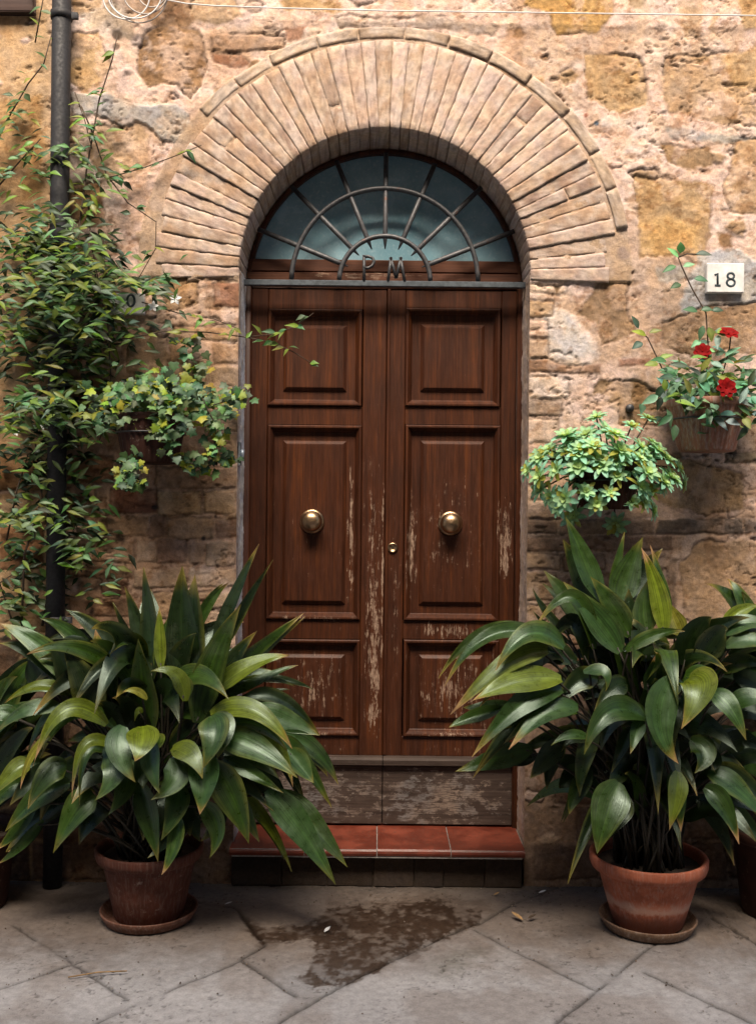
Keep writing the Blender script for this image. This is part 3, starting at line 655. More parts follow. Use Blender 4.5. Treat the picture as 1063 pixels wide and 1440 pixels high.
for li, (x0, x1, pans, kx, ky) in enumerate(leaf_spec):
    m = MB(); pl = min(p[0] for p in pans); pr = max(p[1] for p in pans); zk = Z(541, 1076); zd = Z(541, 1063)
    ztop = zt-.008
    m.box(x0, pl, YD, YD+.05, zd, ztop, .003); m.box(pr, x1, YD, YD+.05, zd, ztop, .003)
    zz = [ztop] + [q for p in pans for q in (p[3], p[2])] + [zd]
    for k in range(0, len(zz), 2): m.box(pl+.0004, pr-.0004, YD+.0012, YD+.05, zz[k+1], zz[k], .003)
    if li == 1: m.box(x0-.0012, x0+.012, YD-.006, YD+.0, zd+.004, ztop, .003)     # astragal lip
    lf = m.build('door_leaf', M['door'], door, smooth=False)
    for (a, b, c, d) in pans:
        pm = MB()
        e = (b-a)*.145
        rings(pm, a+.0002, b-.0002, c+.0002, d-.0002, [(0, .01), (0, -.006), (.004, -.010), (.010, -.010), (.014, -.004), (.020, .004), (.024, .013), (.027, .016), (e+.006, .016), (e+.007, .013), (e+.012, .0085), (e+.018, .0035), (e+.020, .0015), (e+.024, .0012)], YD)
        pm.build('panel', M['door'], lf, smooth=False)
    dm = MB(); V = []
    prof = [(-.0, zd+.002), (-.016, zd-.004), (-.024, zd-.012), (-.024, zk+.006), (-.012, zk), (.03, zk)]
    n = len(prof)
    dm.add([(xx, YD+y, z) for xx in (x0, x1) for (y, z) in prof], [(k, k+n, k+n+1, k+1) for k in range(n-1)]+[tuple(range(n)), tuple(range(2*n-1, n-1, -1))])
    dm.build('drip_moulding', M['kick'], lf, smooth=False)
    kb = MB(); kb.box(x0, x1, YD-.004, YD+.045, zb+.004, zk-.001, .003); kb.build('kick_board', M['kick'], lf, smooth=False)
    kn = MB(); c = P(kx, ky, YD-.001)
    kn.lathe(c, [(0.0, .0), (.047, .0), (.0485, .004), (.046, .009), (.040, .011), (.034, .012)], 40, axis='Y')
    kn.lathe(c, [(.030, .01), (.029, .015), (.033, .019), (.039, .026), (.0415, .035), (.0405, .046), (.036, .056), (.027, .0645), (.014, .0695), (.0001, .071)], 40, axis='Y')
    kn.build('door_knob', M['brass'], lf)
    if li == 1:
        lk = MB(); c = P(552, 770, YD-.0005)
        lk.lathe(c, [(0, 0), (.0205, 0), (.0205, .004), (.017, .008), (.015, .008), (.0145, .006), (.0001, .006)], 32, axis='Y')
        lko = lk.build('lock_cylinder', M['brass'], lf)
        kh = MB(); kh.box(c.x-.0018, c.x+.0018, c.y-.0072, c.y-.0055, c.z-.007, c.z+.004); kh.build('keyhole', M['dark'], lf)

# fanlight
fan = thing('fanlight', 'half-round fanlight of dusty glass with blue sky reflection painted in above the double door', 'window', (AX, .23, zt+.03))
FR = RIN-.004
g = MB(); V = [(AX, .225, Z(541, 398))]; n = 48
for k in range(n+1):
    t_ = math.pi*k/n; V.append((AX-FR*math.cos(t_), .225, ZS+FR*math.sin(t_)))
V = [(AX-FR, .225, zt+.03)] + V[1:] + [(AX+FR, .225, zt+.03)]
m_ = len(V); g.add(V + [(x, .231, z) for x, y, z in V], [tuple(range(m_))[::-1], tuple(range(m_, 2*m_))]); g.build('glass_pane', M['glass'], fan, smooth=False)
fm = MB(); V = []; Fc = []
for k in range(n+1):
    t_ = math.pi*k/n
    for (r, y) in ((FR, .195), (FR-.012, .195), (FR-.016, .201), (FR-.016, .2245)):
        V.append((AX-r*math.cos(t_), y, ZS+r*math.sin(t_)))
    if k:
        for q in range(3): Fc.append((4*k-4+q, 4*k+q, 4*k+q+1, 4*k-3+q))
fm.add(V, Fc)
fm.build('arched_frame', M['door'], fan, smooth=False)
tm = MB(); tm.box(XL+.004, XR-.004, .196, .27, P(541, 383, .2).z, P(541, 366, .2).z, .003); tm.box(XL+.004, XR-.004, .188, .27, P(541, 400, .19).z, P(541, 384, .19).z, .003)
tm.build('transom_rail', M['transom'], fan, smooth=False)
# iron grille
YG = .125
gri = thing('fanlight_grille', 'wrought iron sunburst grille with the letters P M in front of the fanlight', 'grille', (AX, YG, P(541, 404, YG).z))
bz = P(541, 399.5, YG).z; gc = Vector((P(541, 396, YG).x, YG, P(541, 396, YG).z)); pm = (YG-CY)/F
b = MB(); b.box(XL-.002, XR+.002, YG-.012, YG+.012, bz-.011, bz+.011, .002); b.build('base_bar', M['bar'], gri, smooth=False)
for R, a0 in ((64, 2), (131, 1)):
    b = MB(); b.tube([gc+Vector((-R*pm*math.cos(t_), 0, R*pm*math.sin(t_))) for t_ in [math.radians(a0)+(math.pi-2*math.radians(a0))*k/40 for k in range(41)]], .0098, 8, flat=1.2)
    b.build('arc_bar', M['iron'], gri)
for a_, r0, r1 in ((90, 46, 181), (112.4, 49, 183), (67.6, 49, 180), (135, 52, 188), (45, 52, 190), (158, 56, 193), (22, 56, 195)):
    b = MB(); d = Vector((math.cos(math.radians(a_)), 0, math.sin(math.radians(a_))))
    b.tube([gc+d*(r0*pm)+Vector((0, .002, 0)), gc+d*((r0+16)*pm)+Vector((0, .002, 0)), gc+d*(r1*pm)+Vector((0, .004, 0))], [.002, .0102, .0098], 8)
    b.build('spoke', M['iron'], gri)
def bars(mb, strokes, rad=.0062, y=YG-.006):
    for st in strokes: mb.tube([P(x, yy, y) for x, yy in st], rad, 6, flat=1.5)
b = MB(); bars(b, [[(512, 396), (512, 359)], [(511, 361), (518, 360.5), (524, 363), (526, 368), (523.5, 374), (518, 377), (512, 377)]]); b.build('letter_p', M['iron'], gri)
b = MB(); bars(b, [[(545.5, 396), (550, 362)], [(549, 362), (557, 391)], [(557, 391), (564, 362)], [(563, 362), (569, 396)]]); b.build('letter_m', M['iron'], gri)

# hinge on the left jamb
hg = thing('wall_hinge', 'small pale steel hinge fixed to the left door jamb', 'hinge', P(338, 655, .05))
b = MB(); a = P(336.5, 655, .04); c = P(340.5, 622, .04); b.box(XL+.001, XL+.008, .015, .055, a.z, c.z, .001); b.build('hinge_plate', M['steel'], hg, smooth=False)
b = MB(); b.tube([(XL+.014, .035, P(340, 646, .04).z), (XL+.014, .035, P(340, 632, .04).z)], .008, 10); b.build('hinge_knuckle', M['steel'], hg)

# ------------------------------------------------------------------ doorstep
st = thing('doorstep', 'red glazed tile doorstep under the double door', 'step', (AX, 0, 0))
zs_ = zb-.004; yf = -.078; ex = [P(q, 1200, yf).x for q in (322, 428, 530, 634, 739)]
for k in range(4):
    b = MB(); x0, x1 = ex[k]+.0018, ex[k+1]-.0018; prof = [(YD+.04, zs_), (yf+.016, zs_), (yf+.008, zs_-.002), (yf+.002, zs_-.008), (yf, zs_-.016), (yf+.003, zs_-.025), (yf+.010, zs_-.030), (.02, zs_-.031)]
    dz = r2.uniform(-.001, .001); n = len(prof)
    if k in (0, 3):       # outside the jambs the tile stops at the wall face
        pass
    V = []
    xa = [max(x0, XL+.002) if k == 0 else x0, min(x1, XR-.002) if k == 3 else x1]
    V = [((xa[s] if (y > .02) else (x0, x1)[s]), y if y < .02 else y, z+dz) for s in (0, 1) for (y, z) in prof]
    if k in (0, 3):       # split: nosing in front, inner part between the jambs
        p1 = [(-.006, zs_+dz)] + [(y, z+dz) for y, z in prof[1:]] ; p1[-1] = (-.006, p1[-1][1]); n1 = len(p1)
        b.add([(s, y, z) for s in (x0, x1) for (y, z) in p1], [(q, q+n1, q+n1+1, q+1) for q in range(n1-1)]+[tuple(range(n1)), tuple(range(2*n1-1, n1-1, -1))])
        b.box(xa[0], xa[1], -.0062, YD+.04, zs_-.031, zs_+dz-.0002)
    else:
        b.add(V, [(q, q+n, q+n+1, q+1) for q in range(n-1)]+[tuple(range(n)), tuple(range(2*n-1, n-1, -1))])
    b.build('tile', M['tile'], st, smooth=False)
b = MB(); b.box(ex[0]+.01, ex[-1]-.01, yf+.006, -.005, zs_-.033, zs_-.003); b.box(XL+.003, XR-.003, -.005, YD+.03, zs_-.033, zs_-.0035); b.build('grout', M['grout'], st, smooth=False)
rb = MB()
x = ex[0]+.004
while x < ex[-1]-.02:
    w = r2.uniform(.10, .2); w = min(w, ex[-1]-.004-x)
    rb.box(x, x+w-.0025, -.030+r2.uniform(-.003, .003), .01, .0, zs_-.034, .003, [q*(.7+.4*((x*9.1) % 1)) for q in (.045, .032, .024)]); x += w
rb.box(ex[0]+.008, ex[-1]-.008, -.020, .01, -.02, zs_-.036, 0, (.12, .09, .065))
rb.build('riser', M['wall'], st, smooth=False)

# ------------------------------------------------------------------ paving
gx = axis((-40, -6, 4.), (-6, -1.7, .1), (-1.7, 1.7, .0046), (1.7, 6, .1), (6, 40, 4.)); gy = axis((-30, -4, 2.), (-4, -1.3, .06), (-1.3, .004, .0046), (.004, .7, .05))
GX, GY = np.meshgrid(gx, gy, indexing='ij'); qx, qy = world_to_px(GX.ravel(), np.maximum(GY.ravel(), -2.6), 0*GX.ravel())
gxr, gyr = GX.ravel()*373, GY.ravel()*373
Gc = Canvas(gxr, gyr, (.36, .36, .37)); near = GY.ravel() > -1.9
# flagstones: diagonal joints, in ground metres*373
def gp(px, py): v = G(px, py); return (v.x*373, v.y*373)
joints = [[gp(300, 1500), gp(400, 1432), gp(500, 1375), gp(590, 1332), gp(672, 1296)], [gp(668, 1306), gp(740, 1345), gp(838, 1392)], [gp(700, 1510), gp(790, 1432), gp(838, 1392), gp(905, 1338), gp(960, 1300)], [gp(905, 1366), gp(960, 1392), gp(1030, 1424), gp(1100, 1460)],
    [gp(120, 1445), gp(202, 1407), gp(339, 1350), gp(372, 1330)], [gp(339, 1350), gp(372, 1372), gp(415, 1400)], [gp(20, 1300), gp(95, 1348), gp(180, 1405)], [gp(670, 1300), gp(720, 1270), gp(790, 1245)], [gp(0, 1390), gp(60, 1370), gp(120, 1350)], [gp(240, 1262), gp(330, 1275), gp(372, 1330)], [gp(1000, 1290), gp(1070, 1330)]]
jd = np.full(gxr.shape, 1e9)
jx = gxr+Gc.w1*2.4; jy = gyr+Gc.w2*2.4
for jl in joints:
    for (ax_, ay_), (bx_, by_) in zip(jl[:-1], jl[1:]):
        ex_, ey_ = bx_-ax_, by_-ay_; t_ = np.clip(((jx-ax_)*ex_+(jy-ay_)*ey_)/(ex_*ex_+ey_*ey_), 0, 1); jd = np.minimum(jd, np.hypot(jx-ax_-t_*ex_, jy-ay_-t_*ey_))
# regular diagonal joints elsewhere
rx, ry = (gxr*.7+gyr*.71), (-gxr*.71+gyr*.7)
jl2 = np.minimum(np.abs((rx+Gc.w1*4) % 230-115), np.abs((ry+Gc.w2*4+90*np.floor(rx/230)) % 330-165)); out = (qx < -60) | (qx > 1120) | (qy > 1500)
jd = np.where(out, jl2, jd)
slab = fbm(gxr/160, gyr/160, 801, 2)
Gc.col *= (1+.35*(slab-.5))[:, None]
for pts, k in [([(672, 1300), (838, 1392), (790, 1432), (700, 1520), (300, 1520), (400, 1432), (500, 1375)], 1.18), ([(838, 1392), (905, 1338), (1140, 1470), (1140, 1520), (700, 1520), (790, 1432)], 1.08), ([(339, 1350), (415, 1400), (500, 1375), (590, 1332), (440, 1300), (372, 1330)], .9), ([(-40, 1290), (20, 1300), (180, 1405), (120, 1445), (-60, 1450)], 1.08), ([(180, 1405), (339, 1350), (415, 1400), (300, 1500), (120, 1500)], 1.14)]:
    sd = poly_sd(np.where(near, qx, -9999.), qy, pts); a = (1-sstep(-3, 3, sd))*near; Gc.col *= (1+(k-1)*a)[:, None]
warm = sstep(1400, 1300, qy+Gc.w1*22)[:, None]; Gc.col = Gc.col*(1-warm*.82)+np.array((.115, .082, .06))*warm*.82  # darker brown towards the wall, shade under the plants put into the colour
d2 = sstep(.45, .7, Gc.n3)[:, None]; Gc.col = Gc.col*(1-d2*.4)+np.array((.19, .15, .12))*d2*.4
Gc.h = (Gc.n3-.5)*.010+(Gc.n1-.5)*.005+(Gc.n2-.5)*.0022+(Gc.n4-.5)*.0008
jm = np.exp(-(jd/(1.1+1.8*Gc.n3))**2)*sstep(.36, .58, Gc.n1*.6+Gc.n3*.4+.08); Gc.h -= jm*.006; Gc.col *= (1-.6*jm)[:, None]
jm2 = np.exp(-(jd/6.0)**2); Gc.col *= (1-.18*jm2)[:, None]
pit = sstep(.66, .76, fbm(gxr/4.5, gyr/4.5, 821, 3, .6))*sstep(.45, .62, fbm(gxr/50, gyr/50, 831, 3)); Gc.h -= pit*.003; Gc.col *= (1-.5*pit)[:, None]
rgh = np.full(gxr.shape, .72)
def wet(pts, k, soft, dark, r):
    m = near & (qx > 250) & (qx < 760) & (qy > 1230) & (qy < 1420)
    sd = poly_sd(qx[m]+Gc.w1[m]*16, qy[m]+Gc.w2[m]*8, pts)+(Gc.n4[m]-.5)*8+(Gc.n2[m]-.5)*14+(Gc.n1[m]-.5)*10
    a = (1-sstep(-soft, soft, sd))*k*(.35+.65*sstep(.36, .56, Gc.n2[m]*.5+Gc.n1[m]*.5)); Gc.col[m] = Gc.col[m]*(1-a[:, None])+Gc.col[m]*np.array(dark)*a[:, None]; rgh[m] = rgh[m]*(1-a)+r*a
wet([(330, 1284), (352, 1296), (380, 1306), (440, 1298), (456, 1276), (520, 1268), (610, 1266), (680, 1282), (662, 1306), (600, 1330), (540, 1358), (490, 1382), (436, 1388), (422, 1366), (446, 1340), (440, 1320), (400, 1326), (362, 1328), (345, 1312)], .95, 2.5, (.24, .175, .13), .3)
wet([(452, 1258), (560, 1250), (680, 1262), (700, 1282), (640, 1300), (560, 1290), (470, 1280)], .5, 8, (.4, .32, .27), .5)
wet([(590, 1355), (640, 1335), (690, 1330), (668, 1356), (640, 1376), (606, 1372)], .55, 9, (.5, .5, .42), .6)
# tooled grooves on the right slab
m = near & (qx > 990) & (qx < 1063) & (qy > 1270) & (qy < 1350); Gc.h[m] -= .004*(np.sin(gxr[m]*.42+Gc.w1[m])*.5+.5)**3
Gc.h[GY.ravel() < -1.32] *= .5
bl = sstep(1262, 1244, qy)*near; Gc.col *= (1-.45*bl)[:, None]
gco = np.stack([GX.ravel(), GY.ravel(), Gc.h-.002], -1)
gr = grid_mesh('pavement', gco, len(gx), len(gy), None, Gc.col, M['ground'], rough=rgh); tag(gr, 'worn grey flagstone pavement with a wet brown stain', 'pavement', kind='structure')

# ------------------------------------------------------------------ foliage helpers
fr_ = random.Random(21)
# leaf colours
GREENS = {'dark': (.009, .020, .004), 'mid': (.026, .058, .007), 'teal': (.030, .070, .015), 'light': (.105, .145, .010), 'yel': (.17, .17, .02)}
VIEW = Vector((0, -1, .0))
class LeafMB(MB):
    def build(s, name, mat, parent=None, smooth=True):
        o = MB.build(s, name, mat, parent, smooth)
        if len(s.uv) == len(s.v) and s.uv:
            me = o.data; uvl = me.uv_layers.new(name='UV'); li = np.empty(len(me.loops), 'i'); me.loops.foreach_get('vertex_index', li)
            uvl.data.foreach_set('uv', np.array(s.uv, 'f')[li].ravel())
        return o
US = [-1, -.9, -.55, -.2, 0, .2, .55, .9, 1]
def big_leaf(mb, b, m, t, width, kind, up=.7, tw=0.0, burn=.5, edge=.5, fold=.16, shape=0, seed=0):
    """strap-shaped blade through three world points; width in metres"""
    r = random.Random(seed*31+5)
    c = m*2-(b+t)*.5; L = (m-b).length+(t-m).length
    nv = 22; V = []; C = []; UV = []
    col = Vector(GREENS[kind])*r.uniform(.8, 1.25); ph = r.uniform(0, 6)
    N = None
    for j in range(nv+1):
        s = j/nv
        p = b*(1-s)**2+c*2*s*(1-s)+t*s*s
        T = ((c-b)*(1-s)+(t-c)*s).normalized()
        want = VIEW*1.0+Vector((tw, 0, up))
        n = want-T*want.dot(T)
        if n.length < .15: n = Vector((.3, -1, .4)); n -= T*n.dot(T)
        n.normalize()
        if N is not None: n = (N*.55+n*.45).normalized(); n = (n-T*n.dot(T)).normalized()
        N = n; S_ = T.cross(N)
        w = math.sin(math.pi/2*min(1, (s+.05)/.36))**.8*(1 if s < .36 else 1-((s-.36)/.64)**1.38)
        w *= .5*width*(1-.0*s)
        w = max(w, .0004)
        fd = fold*(1-.55*s)
        for u in US:
            wav = (math.sin(s*7+ph+u*1.3)*.014+math.sin(s*17+ph*2+u*3)*.005)*abs(u)*L*1.2
            q = p+S_*(u*w)+N*(abs(u)**1.3*w*fd*1.6+wav*.5)
            V.append(q); UV.append((u*.5+.5+seed*.37, s*L*3+seed))
            k = 1.0-.12*abs(u)
            cc = Vector((col.x*k, col.y*k, col.z*k))
            if abs(u) < .05: cc = cc*1.25
            e = 0
            if abs(u) >= .89: e = edge*(.0+.75*(vnoise(np.array([s*5+seed*3.3]), np.array([u*2+9.]), 5)[0]))
            cc = cc.lerp(Vector((.20, .21, .04)), min(.8, e*.7))
            tb = burn*max(0, (s-.86+.09*vnoise(np.array([u*1.7+seed*2.1]), np.array([seed*1.9]), 8)[0])/.12)+burn*.7*max(0, (s-.7)/.3)*(1 if abs(u) > .85 else 0)
            tb = min(1, tb)
            if tb > 0:
                cc = cc.lerp(Vector((.24, .19, .03)), min(1, tb*1.6)); cc = cc.lerp(Vector((.40, .24, .12)), max(0, min(1, (tb-.45)*2.2)))
            C.append(tuple(cc))
    n = len(US); Fc = [(j*n+k, j*n+k+1, (j+1)*n+k+1, (j+1)*n+k) for j in range(nv) for k in range(n-1)]
    mb.add(V, Fc, cols=C); mb.uv += UV
def small_leaf(mb, p, d, nrm, L, w, col, droop=.25, prof=(.12, .8, 1.0, .72, .05)):
    d = d.normalized(); nrm = (nrm-d*nrm.dot(d))
    if nrm.length < .05: nrm = Vector((.2, -.6, .7)); nrm -= d*nrm.dot(d)
    nrm.normalize(); s = d.cross(nrm); V = []; n = len(prof)
    for j, q in enumerate(prof):
        t = j/(n-1); c = p+d*(L*t)-nrm*(droop*L*t*t)
        V += [c-s*(w*.5*q)+nrm*(.18*w*q), c, c+s*(w*.5*q)+nrm*(.18*w*q)]
    Fc = []
    for j in range(n-1): Fc += [(3*j, 3*j+1, 3*j+4, 3*j+3), (3*j+1, 3*j+2, 3*j+5, 3*j+4)]
    C = []
    for j in range(n):
        k = fr_.uniform(.92, 1.1); C += [tuple(q*k for q in col), tuple(min(1, q*1.3*k) for q in col), tuple(q*k for q in col)]
    mb.add(V, Fc, cols=C); mb.uv += [(0, 0)]*len(V)
def ivy_leaf(mb, p, d, nrm, L, col):
    d = d.normalized(); nrm = (nrm-d*nrm.dot(d)).normalized(); s = d.cross(nrm)
    O = [(0, 0), (-.12, .30), (.06, .55), (.34, .40), (.50, .62), (.62, .30), (1.0, 0)]
    pts = O+[(x, -y) for x, y in O[-2:0:-1]]
    V = [p+d*(L*.38)+nrm*(.03*L)]+[p+d*(x*L)+s*(y*L)-nrm*(L*(.10*abs(y)+.18*x*x)) for x, y in pts]
    n = len(pts); Fc = [(0, 1+k, 1+(k+1) % n) for k in range(n)]
    C = [tuple(q*1.35 for q in col)]+[tuple(q*(.9 if k % 2 else 1.1) for q in col) for k in range(n)]
    mb.add(V, Fc, cols=C); mb.uv += [(0, 0)]*len(V)
def rcol(r, table):
    k = r.random(); a = 0
    for p, c in table:
        a += p
        if k < a: return [q*r.uniform(.72, 1.3) for q in c]
    return table[-1][1]

# ------------------------------------------------------------------ cast-iron plants (aspidistra) in pots
def aspidistra(name, label, base, scale, off, pot, leaves, group, axisY, potm, n_inner, inner_span, seed, saucer=None, dup_=True):
    """leaves: crop coordinates (bx,by, mx,my, tx,ty, width, kind, yb,ym,yt, up, burn)"""
    root = thing(name, label, 'potted plant', base, group)
    rt, rbot, h, rim = pot; c = Vector(base); z0 = .016 if saucer else .002
    b = MB(); c0 = c+Vector((0, 0, z0))
    b.lathe(c0, [(0.001, 0), (rbot*.97, 0), (rbot, .004), (rbot+(rt*.86-rbot)*.5, h*.4), (rt*.86, h-rim), (rt*.885, h-rim+.003), (rt*.97, h-rim+.006), (rt, h-rim*.55), (rt*1.005, h-.006), (rt*.985, h), (rt*.93, h-.003), (rt*.89, h-.02), (rt*.86, h-.06)], 64)
    b.build('pot', M[potm], root)
    s = MB(); s.lathe(c0, [(.001, h-.03), (rt*.5, h-.028), (rt*.885, h-.036)], 32); s.build('soil', M['soil'], root)
    L = LeafMB(); SK = MB(); r = random.Random(seed)
    soil = c0+Vector((0, 0, h-.03))
    def leaf(b_, m_, t_, w, kind, up, burn, i, tw=0.0, sh=0):
        big_leaf(L, b_, m_, t_, w, kind, up, tw, burn*r.choice((.5, .9, 1.3)), r.choice((0, .15, .3, .5, .9)), r.uniform(.06, .3), sh, i+seed*7)
        q = r.uniform(0, 6.28); rr = rt*.6*math.sqrt(r.random()); s0 = soil+Vector((rr*math.cos(q), rr*math.sin(q), 0))
        bd = b_-s0; T0 = (m_-b_).normalized(); mid = s0.lerp(b_, .55)+Vector((0, 0, .10*bd.length)); mid.x = s0.x+(b_.x-s0.x)*.35
        k2 = b_-T0*.25*bd.length; mid = mid.lerp(k2, .3)
        pts = []
        for j in range(9):
            a_ = j/8; pts.append(s0*(1-a_)**2+mid*2*a_*(1-a_)+(b_+T0*.02)*a_*a_)
        SK.tube(pts, [.0055-.002*j/8 for j in range(9)], 6)
    for i, q in enumerate(leaves):
        bx, by, mx, my, tx, ty, w, kind, y0, y1, y2, up, burn = q
        cv = lambda x, y, yy: P(off[0]+x/scale, off[1]+y/scale, axisY+yy)
        bb = cv(bx, by, y0); w_ = w/scale*(axisY+y1-CY)/F
        leaf(bb, cv(mx, my, y1), cv(tx, ty, y2), w_*.88, kind, up, burn, i, r.uniform(-.35, .35))
    for i, q in enumerate(leaves if dup_ else []):            # a second, slightly hidden row behind the first, shade put into darker greens
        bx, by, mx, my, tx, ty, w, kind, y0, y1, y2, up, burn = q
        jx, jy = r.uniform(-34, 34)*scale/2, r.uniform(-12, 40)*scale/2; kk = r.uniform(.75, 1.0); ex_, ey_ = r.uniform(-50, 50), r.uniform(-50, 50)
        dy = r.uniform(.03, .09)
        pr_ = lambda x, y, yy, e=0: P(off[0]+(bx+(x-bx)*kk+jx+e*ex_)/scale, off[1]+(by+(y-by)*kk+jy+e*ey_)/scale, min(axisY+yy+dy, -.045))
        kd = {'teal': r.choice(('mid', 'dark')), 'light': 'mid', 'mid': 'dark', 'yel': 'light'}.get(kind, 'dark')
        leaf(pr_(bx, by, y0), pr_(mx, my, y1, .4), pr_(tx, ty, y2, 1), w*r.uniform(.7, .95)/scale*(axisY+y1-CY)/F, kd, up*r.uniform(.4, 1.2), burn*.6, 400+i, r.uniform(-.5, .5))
    x0, y0, x1, y1 = inner_span
    for i in range(n_inner):                 # deep inner leaves, their shade put into darker greens
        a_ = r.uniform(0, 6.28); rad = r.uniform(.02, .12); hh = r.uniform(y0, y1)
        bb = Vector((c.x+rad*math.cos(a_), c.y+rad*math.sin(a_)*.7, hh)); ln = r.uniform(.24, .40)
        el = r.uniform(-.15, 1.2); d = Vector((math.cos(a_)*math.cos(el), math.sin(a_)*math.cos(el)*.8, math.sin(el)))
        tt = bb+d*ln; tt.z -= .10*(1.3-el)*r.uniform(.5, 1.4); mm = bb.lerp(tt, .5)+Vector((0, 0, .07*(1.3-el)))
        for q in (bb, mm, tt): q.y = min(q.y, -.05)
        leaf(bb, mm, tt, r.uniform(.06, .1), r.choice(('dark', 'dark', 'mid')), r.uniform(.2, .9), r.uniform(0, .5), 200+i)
    L.build('foliage', M['bigleaf'], root); SK.build('stalks', M['stalk'], root)
    return root
